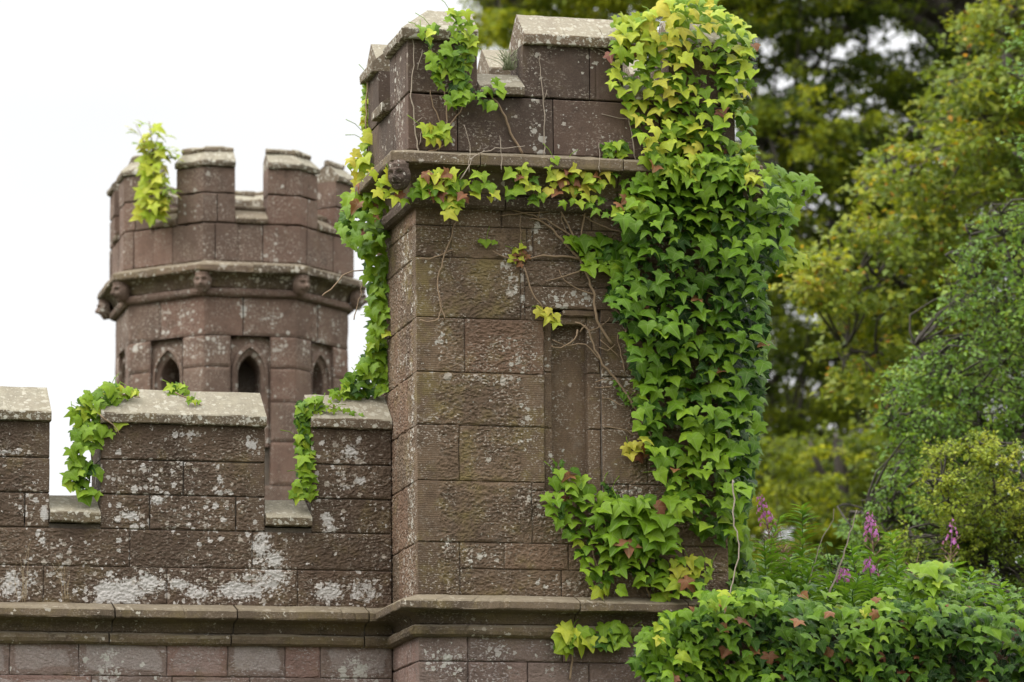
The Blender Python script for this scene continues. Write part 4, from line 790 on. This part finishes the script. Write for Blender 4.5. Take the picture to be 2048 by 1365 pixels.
GT = twig_mat('grass_blade', (.16, .20, .09), (.32, .34, .20))
blades('grey green grass tuft in the gap left of the middle merlon on the square tower', 'grass', 1018, 140, B0+.12, 60, .15, .35, GT, .0022)
def sapling():
    b = at(300, 430, 30.1); e = empty('sapling', b, 'yellow green sycamore sapling growing from the octagonal turret battlements', 'sapling'); lf = MB(); st = MB()
    top = at(298, 243, 30.1); ax = smooth_path([b, at(303, 350, 30.1), at(304, 290, 30.1), top], .05); tube(st, ax, .010, .003)
    P_, T_, N_, s_, h_ = [], [], [], [], []
    for i in range(84):
        t_ = rng.beta(1.1, 1.7); c = ax[int(t_*(len(ax)-1))]; a = rng.uniform(0, 2*math.pi); L = rng.uniform(.02, .13)*(1-.5*t_) if t_ < .75 else rng.uniform(.02, .07); L *= 1 if math.cos(a) > 0 else .6; d = np.array([math.cos(a), math.sin(a), rng.uniform(-.1, .35)])
        p = c+d*L; tube(st, [c, c+d*L*.5+[0, 0, .01], p], .002, .0013, 4); P_.append(p); T_.append(d+[0, 0, -.9]); N_.append([rng.normal(0, .4), -.8+rng.normal(0, .4), .8]); s_.append(rng.uniform(.06, .12)); h_.append(rng.normal(.80, .06))
    for px, py, n in ((272, 250, 6), (318, 264, 4), (345, 315, 7), (330, 300, 4), (338, 390, 8), (272, 285, 2)):
        tgt = at(px, py, 30.05); c = ax[int(len(ax)*.6)] if py < 320 else ax[int(len(ax)*.3)]; tube(st, [c, (c+tgt)/2, tgt], .003, .002, 4)
        for _ in range(n): P_.append(tgt+rng.normal(0, .03, 3)); T_.append([rng.normal(0, .8), -.2, -.5]); N_.append([rng.normal(0, .3), -.3, 1]); s_.append(rng.uniform(.05, .09)); h_.append(rng.normal(.76, .08))
    put(lf, IVT[3:5], P_, T_, N_, s_, np.clip(h_, .4, .9)); lf.build('foliage', IVY, e, True); st.build('stem', VINE, e, True)
sapling()

# ================================================================== ROSEBAY WILLOWHERB
HERB = leaf_mat('willowherb_leaf', [(0, (.05, .12, .02)), (.5, (.12, .25, .03)), (1, (.22, .36, .06))], vein=0)
PINK = leaf_mat('willowherb_flower', [(0, (.36, .10, .36)), (1, (.52, .20, .50))], vein=0, tboost=1.2)
POD = twig_mat('seed_pod', (.22, .10, .09), (.36, .20, .16))
PET = [simple_leaf(.42, .1, .05)]
def herb(px, pytop, y, label, pxb=None, pyb=1235, leafy=1.0, flowers=0, pods=0):
    b = at(px if pxb is None else pxb, pyb, y); tpt = at(px, pytop, y); e = empty('willowherb', b, label, 'wildflower', 'willowherb behind the ivy mound'); lf, st, fl, pd = MB(), MB(), MB(), MB()
    ax = smooth_path([b, b*.5+tpt*.5+[rng.normal(0, .03), rng.normal(0, .03), 0], tpt], .02); n = len(ax); tube(st, ax, .0055, .002)
    top = .60 if flowers else .97
    P_, T_, N_, s_, h_ = [], [], [], [], []
    H = np.linalg.norm(tpt-b); k = int(H/.0085*leafy)
    for i in range(k):
        t_ = i/k*top; c = ax[int(t_*(n-1))]; a = i*2.4+rng.normal(0, .3); up_ = .15+.8*t_; d = np.array([math.cos(a), math.sin(a), up_]); P_.append(c); T_.append(d); N_.append([-math.cos(a)*.5, -math.sin(a)*.5, 1]); s_.append(rng.uniform(.11, .19)*(1.1-.5*t_)); h_.append(rng.uniform(.35, .9))
    put(lf, LAN, P_, T_, N_, s_, h_); lf.build('leaf_whorls', HERB, e, True); st.build('stem', VINE if pods else HERB, e, True)
    if flowers > 9:
        tube(fl, ax[int(.70*(n-1)):int(.98*(n-1))], .004, .002, 4, hue=.3)
        P_, T_, N_, s_, h_ = [], [], [], [], []
        for i in range(flowers):
            t_ = .72+.24*i/flowers; c = ax[int(t_*(n-1))]; a = i*2.4; d = np.array([math.cos(a), math.sin(a), .25]); q = c+d*(.048*(1-(t_-.72)/.28)**.8+.006)*rng.uniform(.75, 1.1)
            for w in range(4 if flowers > 9 else 0):
                b_ = w*math.pi/2+a; r1 = nz(np.cross(d, Zp)); r2 = nz(np.cross(r1, d)); pd_ = r1*math.cos(b_)+r2*math.sin(b_); P_.append(q); T_.append(pd_+.2*d); N_.append(d); s_.append(rng.uniform(.013, .019)*(1.15-.7*(t_-.72)/.28)); h_.append(rng.uniform(0, 1))
        put(fl, PET, P_, T_, N_, s_, h_); fl.build('flower_spike', PINK, e, True)
    if pods:
        for i in range(pods):
            t_ = .45+.3*i/pods; c = ax[int(t_*(n-1))]; a = i*2.4; d = np.array([math.cos(a), math.sin(a), .9]); tube(pd, [c, c+d*.03, c+d*.06], .0022, .0014, 4)
        pd.build('seed_pods', POD, e, True)
HB = [(1518, 985, 23.6, 'pink willowherb with reddish seed pods close beside the tower ivy', 1530, .5, 30, 34), (1605, 1008, 23.5, 'tallest leafy green willowherb left of the dead stalks', 1608, 1.2, 0, 0), (1738, 1020, 23.9, 'willowherb with the tallest pink flower spike, right of the pale leaning stalk', 1790, .7, 36, 16), (1686, 1135, 23.4, 'short pink willowherb by the foot of the pale leaning stalk', 1692, .8, 26, 0), (1734, 1112, 23.5, 'short pink willowherb below the tallest pink spike', 1738, .8, 22, 0), (1780, 1062, 23.7, 'leafy willowherb without flowers, right of the short pink spikes', 1775, 1.3, 0, 0),
      (1905, 1035, 25.2, 'blurred pink willowherb far behind at the right, in front of the bushes', 1890, .6, 16, 14), (1560, 1055, 23.8, 'brownish seeding willowherb between the tower ivy and the tallest leafy one', 1565, .9, 6, 40), (1650, 1085, 23.6, 'leafy willowherb just left of the pale leaning stalk', 1655, 1.1, 8, 0), (1528, 1075, 23.3, 'low leafy willowherb beneath the tower ivy edge', 1535, 1.1, 0, 0), (1838, 1105, 24.3, 'leafy willowherb at the right with faded flowers', 1830, 1.0, 8, 18), (1575, 1110, 23.2, 'low dense leafy willowherb at the top of the ivy mound on its left', 1580, 1.3, 0, 0),
      (1720, 1150, 23.0, 'lowest leafy willowherb rising from the middle of the ivy mound', 1722, 1.3, 0, 0), (1945, 1140, 23.8, 'leafy willowherb near the right edge above the ivy mound', 1940, 1.2, 0, 0)]
HB += [(1630, 1120, 23.1, 'leafy willowherb leaning in front of the thin curved dead stalk', 1615, 1.2, 0, 0), (1815, 1150, 23.2, 'small leafy willowherb left of the pale ivy hump', 1812, 1.3, 0, 0), (1560, 1030, 23.7, 'slender leafy willowherb just left of the tallest leafy one', 1558, 1.0, 0, 0), (1702, 1090, 23.7, 'leafy willowherb just right of the pale leaning stalk', 1705, 1.1, 0, 0), (2000, 1165, 23.4, 'leafy willowherb in the far right corner above the ivy mound', 1998, 1.2, 0, 0)]
for px, py, y, lab, pb, lfy, flw, pod in HB: herb(px, py, y, lab, pb, 1240, lfy, flw, pod)

# ================================================================== TREES
def tree_leaf(name, stops, **k): return leaf_mat(name, stops, vein=0, **k)
BEECH = tree_leaf('beech_leaf', [(0, (.018, .034, .008)), (.4, (.060, .095, .013)), (.75, (.19, .235, .020)), (1, (.42, .43, .030))], trans=.40, tboost=1.7)
CHERRY = tree_leaf('broad_leaf', [(0, (.065, .12, .02)), (.45, (.185, .245, .030)), (.75, (.36, .38, .042)), (.9, (.45, .33, .05)), (1, (.52, .21, .035))], trans=.38, rough=.45, spec=.25)
BIRCH = tree_leaf('birch_leaf', [(0, (.045, .11, .02)), (.6, (.15, .26, .035)), (1, (.32, .38, .05))], rough=.42, spec=.28, trans=.35)
HAW = tree_leaf('hawthorn_leaf', [(0, (.07, .13, .02)), (.5, (.24, .30, .03)), (1, (.42, .43, .05))])
def clump_pts(poly, n, yr, holes=(), mind=0):
    p = darts(poly, n*4, 0); keep = np.ones(len(p), bool)
    for (hx, hy, rx, ry) in holes: keep &= rng.random(len(p)) > .82*np.exp(-(((p[:, 0]-hx)/rx)**2+((p[:, 1]-hy)/ry)**2))
    p = p[keep]; out = []
    for q in p:
        if len(out) >= n: break
        if mind and out and min((q[0]-r[0])**2+(q[1]-r[1])**2 for r in out[-160:]) < mind**2: continue
        out.append(q)
    return [at(q[0], q[1], rng.uniform(*yr)) for q in out], out
def tree(name, label, cat, trunk, limbs, groups, leafmat, group=None, bark=BARK):
    e = empty(name, (trunk[0][0], trunk[0][1], trunk[0][2]), label, cat, group); br = MB(); lf = MB(); sk = []
    pth = smooth_path([q[:3] for q in trunk], .3); tube(br, pth, trunk[0][3], trunk[-1][3], 10); sk += list(pth)
    for l in limbs:
        pth = smooth_path([q[:3] for q in l], .15, .01); tube(br, pth, l[0][3], l[-1][3], 7); sk += list(pth)
    sk = np.array(sk)
    for g in groups:
        cs, pxs = clump_pts(g['poly'], g['n'], g['y'], g.get('holes', ()), g.get('mind', 0))
        P_, T_, N_, s_, h_ = [], [], [], [], []
        for c, px in zip(cs, pxs):
            d = np.linalg.norm(sk-c, axis=1)+np.maximum(0, sk[:, 2]-c[2])*.4; q = sk[int(d.argmin())]; mid = (q+c)/2+np.array([rng.normal(0, .08), rng.normal(0, .08), np.linalg.norm(q-c)*.10])
            tw = smooth_path([q, mid, c], .2); tube(br, tw, min(.03, .006+.008*np.linalg.norm(q-c)), .004, 4)
            out = nz((c-q)[None])[0]; hc = g['hue']+rng.normal(0, g.get('hj', .1)); rad = g['rad']*rng.uniform(.7, 1.25); nt_ = g.get('twigs', 6)
            for w in range(nt_):
                dd = nz((out*.7+rng.normal(0, .7, 3)*[1, 1, g.get('flat', .4)]+[0, 0, -g.get('droop', .15)])[None])[0]; L = rad*rng.uniform(.6, 1.15); st = c-out*rad*.3; en = st+dd*L; tube(br, [st, (st+en)/2+[0, 0, .03*L], en], .004, .0018, 3)
                m = g['leaves']; ts = rng.uniform(.15, 1.05, m); pp = st+dd*L*ts[:, None]+rng.normal(0, g['size']*.55, (m, 3))*[1, 1, .6]
                P_.append(pp); T_.append(dd*.7+rng.normal(0, .7, (m, 3))+[0, 0, -.45]); N_.append(rng.normal(0, .5, (m, 3))+[0, g.get('face', -.15), .8]); s_.append(g['size']*rng.uniform(.6, 1.2, m)); h = hc+rng.normal(0, g.get('lj', .08), m)
                h = np.clip(h, 0, g.get('hmax', .86)); h = np.where(rng.random(m) < g.get('orange', 0), rng.uniform(.88, 1, m), h); h_.append(h)
        if P_: put(lf, SLT, np.concatenate(P_), np.concatenate(T_), np.concatenate(N_), np.concatenate(s_), np.concatenate(h_))
    br.build('trunk', bark, e, True); lf.build('crown', leafmat, e, True); return e
def L_(pts, y, r0, r1): rr = np.linspace(r0, r1, len(pts)); return [(*at(p[0], p[1], y+(p[2] if len(p) > 2 else 0)), r) for p, r in zip(pts, rr)]
# --- the great beech behind
bt = at(2160, 900, 46)
holes = [(1815, 65, 62, 60), (1745, 70, 40, 40), (1880, 45, 30, 35), (1560, 110, 28, 55), (1640, 240, 60, 55), (1715, 180, 45, 30), (1600, 420, 40, 45), (1575, 300, 35, 50), (1690, 330, 55, 30), (1590, 620, 28, 45), (1640, 470, 40, 28), (1000, 85, 45, 35), (1240, 20, 40, 25), (1530, 330, 20, 40), (1560, 520, 35, 35), (1880, 440, 25, 25), (1660, 130, 40, 30), (1800, 250, 60, 25), (1590, 200, 40, 25), (1545, 700, 22, 40), (1060, 5, 25, 18), (1400, 5, 60, 18)]
tree('beech_tree', 'huge dark beech behind the square tower, thick limbs against the white sky', 'tree',
    [(bt[0], 46, 0, .55), (bt[0]+.05, 46, 4, .48), (bt[0]-.2, 46, 9, .40), (bt[0]-1.0, 46.2, 14, .3), (bt[0]-1.5, 46, 19, .1)],
    [L_([(2130, 420), (2060, 200), (1985, 110), (1920, 60), (1850, 10), (1740, -60), (1500, -140), (1250, -110), (1020, -40), (960, 10)], 46, .30, .03), L_([(1960, 150), (1900, 105), (1835, 45), (1745, 0), (1690, -40)], 45.6, .15, .06), L_([(1985, 110), (1960, 40), (1900, -30), (1850, -90)], 46, .20, .10), L_([(1745, 15), (1700, 55), (1655, 90), (1630, 140)], 45.5, .07, .02), L_([(2100, 350), (1980, 300), (1850, 270), (1740, 290), (1620, 260), (1530, 280)], 45, .10, .02), L_([(1870, 300), (1780, 370), (1700, 440), (1600, 490), (1530, 520)], 46.5, .10, .02), L_([(2130, 700), (1950, 640), (1800, 680), (1650, 720), (1540, 740)], 47, .14, .02), L_([(2130, 900), (1900, 860), (1700, 900), (1550, 930)], 46, .12, .02), L_([(1500, -140), (1350, -40), (1200, 10), (1100, 20)], 46.3, .07, .02), L_([(1550, -130), (1520, -20), (1450, 60), (1400, 100)], 46, .07, .02), L_([(1700, 420), (1680, 380), (1640, 375), (1560, 395)], 45.5, .06, .02)],
    [dict(poly=[(935, -90), (1530, -90), (1540, 40), (1400, 60), (1240, 35), (1100, 60), (1000, 90), (950, 60)], n=190, y=(44, 48), holes=holes, rad=.40, leaves=34, size=.085, hue=.80, hj=.10, hmax=1, flat=.3, twigs=5),
     dict(poly=[(1440, -90), (2070, -90), (2070, 420), (1900, 560), (1500, 620), (1480, 300)], n=440, y=(43.5, 48.5), holes=holes, rad=.42, leaves=32, size=.085, hue=.43, hj=.12, flat=.28, twigs=5),
     dict(poly=[(1490, 560), (1720, 560), (1950, 640), (1950, 1120), (1490, 1120)], n=330, y=(44, 50), holes=[(1655, 845, 45, 10), (1550, 1060, 25, 25), (1560, 590, 25, 40)], rad=.48, leaves=36, size=.085, hue=.54, hj=.16, flat=.28, twigs=5),
     dict(poly=[(1480, 230), (1620, 130), (1700, 300), (1560, 600), (1490, 560)], n=70, y=(43, 45), holes=holes, rad=.38, leaves=24, size=.085, hue=.62, hj=.14, hmax=1, flat=.25, twigs=4),
     dict(poly=[(1530, -90), (1500, -420), (1750, -760), (2300, -820), (2800, -300), (2850, 500), (2500, 1000), (2075, 1000), (2075, -90)], n=300, y=(43, 50), rad=.75, leaves=40, size=.12, hue=.45, hj=.14, flat=.35, twigs=5),
     dict(poly=[(940, -90), (1060, -380), (1350, -520), (1520, -440), (1530, -90)], n=90, y=(43.5, 49), rad=.6, leaves=38, size=.11, hue=.62, hj=.14, flat=.3, twigs=5)], BEECH)
# --- yellowing lower tree
yt = at(1640, 1100, 39)
tree('yellowing_tree', 'olive yellow tree low behind the willowherb, right of the tower ivy', 'tree', [(yt[0]+.6, 39, 0, .2), (yt[0]+.5, 39, 4, .16), (yt[0]+.2, 39, 7.5, .05)],
    [L_([(1680, 1150), (1620, 1050), (1550, 960)], 39, .06, .02), L_([(1690, 1100), (1760, 1000), (1850, 930)], 39, .06, .02), L_([(1680, 1020), (1640, 940), (1620, 880)], 39, .05, .02)],
    [dict(poly=[(1500, 900), (1580, 830), (1680, 900), (1800, 830), (1900, 900), (1920, 1200), (1500, 1200)], n=120, y=(38, 40.5), rad=.38, leaves=30, size=.075, hue=.62, hj=.14, flat=.3, hmax=1, holes=[(1655, 850, 60, 14), (1555, 1050, 40, 30)], twigs=5)], BEECH)
# --- the spotted broad-leaved tree
ct = at(2080, 900, 33)
tree('broadleaf_tree', 'tall green broad-leaved tree at the right, dotted with orange and yellow leaves', 'tree', [(ct[0]+.3, 33, 3.5, .2), (ct[0]+.3, 33, 6.5, .17), (ct[0]-.1, 33, 9.5, .10), (ct[0]-.3, 33, 13, .04)],
    [L_([(2080, 700), (1950, 620), (1800, 570), (1680, 560)], 33, .07, .015), L_([(2070, 560), (1950, 480), (1850, 400), (1760, 330)], 33, .07, .015), L_([(2070, 320), (1980, 240), (1900, 160)], 33, .06, .015), L_([(2080, 850), (1960, 760), (1830, 720), (1690, 700)], 33, .07, .015), L_([(2070, 200), (2010, 80), (1990, -40)], 33, .05, .015)],
    [dict(poly=[(1745, 310), (1790, 280), (1860, 320), (1900, 420), (1950, 600), (1950, 760), (1800, 800), (1660, 790), (1625, 650), (1640, 520), (1700, 460), (1720, 380)], n=165, y=(32, 34.2), rad=.26, leaves=14, size=.075, hue=.45, hj=.10, lj=.12, flat=.6, orange=.028, twigs=6, face=-.35, holes=[(1760, 640, 50, 25), (1680, 670, 30, 22), (1840, 600, 60, 25), (1790, 720, 50, 20), (1700, 770, 40, 20), (1720, 480, 25, 15), (1880, 700, 40, 20)]),
     dict(poly=[(1880, 420), (1870, 180), (1930, 60), (1990, -60), (2070, -90), (2070, 700), (1950, 720)], n=185, y=(32, 34.5), rad=.28, leaves=14, size=.075, hue=.44, hj=.12, lj=.12, flat=.6, orange=.025, twigs=6, face=-.35, holes=[(1920, 440, 30, 30), (1990, 560, 30, 20)]),
     dict(poly=[(1560, 500), (1640, 490), (1650, 560), (1600, 600), (1570, 580)], n=12, y=(32, 33), rad=.22, leaves=10, size=.07, hue=.62, lj=.12, orange=.06, twigs=5, face=-.35),
     dict(poly=[(1985, -90), (2060, -420), (2230, -470), (2480, -150), (2540, 450), (2400, 950), (2075, 900), (2075, -90)], n=190, y=(32, 35), rad=.40, leaves=22, size=.09, hue=.45, hj=.12, lj=.12, flat=.6, orange=.03, twigs=6, face=-.35)], CHERRY)
# --- birch, nearer
bi = at(2090, 1100, 28.4)
tree('birch_tree', 'small leaved birch at the right edge, fine twigs in front of the broad-leaved tree', 'tree', [(bi[0], 28.4, 3.9, .09), (bi[0]-.05, 28.4, 6, .07), (bi[0]+.05, 28.4, 9, .03)],
    [L_([(2070, 1080), (1950, 990), (1850, 900), (1770, 850)], 28.4, .028, .006), L_([(2070, 950), (1980, 850), (1900, 760), (1830, 690)], 28.3, .026, .006), L_([(2070, 800), (2000, 680), (1950, 560), (1940, 470)], 28.5, .024, .005), L_([(2060, 1150), (1900, 1080), (1780, 1040), (1700, 1010)], 28.2, .026, .006), L_([(2070, 650), (2020, 520), (2000, 430)], 28.4, .02, .005)],
    [dict(poly=[(1925, 470), (1985, 410), (2070, 390), (2070, 700), (1850, 760), (1790, 740), (1860, 640)], n=95, y=(27.8, 29), rad=.17, leaves=8, size=.042, hue=.55, hj=.12, flat=.8, droop=.35, face=-.5, twigs=5), dict(poly=[(1760, 800), (1830, 700), (2070, 640), (2070, 1200), (1800, 1200), (1690, 1060), (1720, 1000), (1770, 960)], n=330, y=(27.6, 29.2), rad=.17, leaves=9, size=.044, hue=.52, hj=.12, flat=.8, droop=.3, face=-.5, twigs=6),
     dict(poly=[(2070, 380), (2040, 60), (2180, -10), (2350, 450), (2380, 1100), (2075, 1200)], n=190, y=(27.4, 29.3), rad=.26, leaves=14, size=.055, hue=.52, hj=.12, flat=.8, droop=.3, face=-.5, twigs=6)], BIRCH)
# --- hawthorn
hw = at(1960, 1230, 26.6)
tree('hawthorn_bush', 'yellow green hawthorn bush at the right, in front of the birch', 'bush', [(hw[0], 26.6, 3.9, .05), (hw[0], 26.6, 4.6, .04), (hw[0]+.05, 26.6, 5.2, .02)],
    [L_([(1965, 1180), (1930, 1080), (1880, 980)], 26.6, .02, .005), L_([(1965, 1150), (1990, 1010), (1970, 900)], 26.6, .02, .005), L_([(1970, 1180), (2040, 1080), (2060, 980)], 26.5, .02, .005)],
    [dict(poly=[(1835, 960), (1875, 885), (1950, 865), (2070, 890), (2070, 1090), (1960, 1070), (1850, 1060)], n=120, y=(26.1, 27), rad=.12, leaves=15, size=.030, hue=.47, hj=.16, lj=.12, flat=.8, face=-.4, hmax=1, twigs=6), dict(poly=[(1800, 1060), (2070, 1040), (2070, 1260), (1780, 1240)], n=130, y=(26.1, 27), rad=.13, leaves=14, size=.032, hue=.30, hj=.15, flat=.8, face=-.4, twigs=6),
     dict(poly=[(2070, 890), (2180, 930), (2280, 1100), (2280, 1250), (2070, 1260)], n=90, y=(26, 27.2), rad=.16, leaves=15, size=.036, hue=.42, hj=.15, flat=.8, face=-.4, twigs=6)], HAW)
sb = at(1600, 1200, 25)
tree('bramble_bush', 'low dark green bramble behind the willowherb stems', 'bush', [(sb[0], 25, 3.9, .03), (sb[0]+.1, 25, 4.2, .02), (sb[0]+.3, 25, 4.5, .01)], [L_([(1620, 1230), (1750, 1190), (1900, 1180)], 25, .012, .005), L_([(1600, 1230), (1540, 1190)], 25, .01, .005)],
    [dict(poly=[(1500, 1130), (1600, 1110), (1760, 1140), (1900, 1150), (2060, 1180), (2060, 1260), (1500, 1260)], n=150, y=(24.5, 25.5), rad=.14, leaves=8, size=.05, hue=.25, hj=.15, flat=.8, face=-.4, twigs=5)], BIRCH)
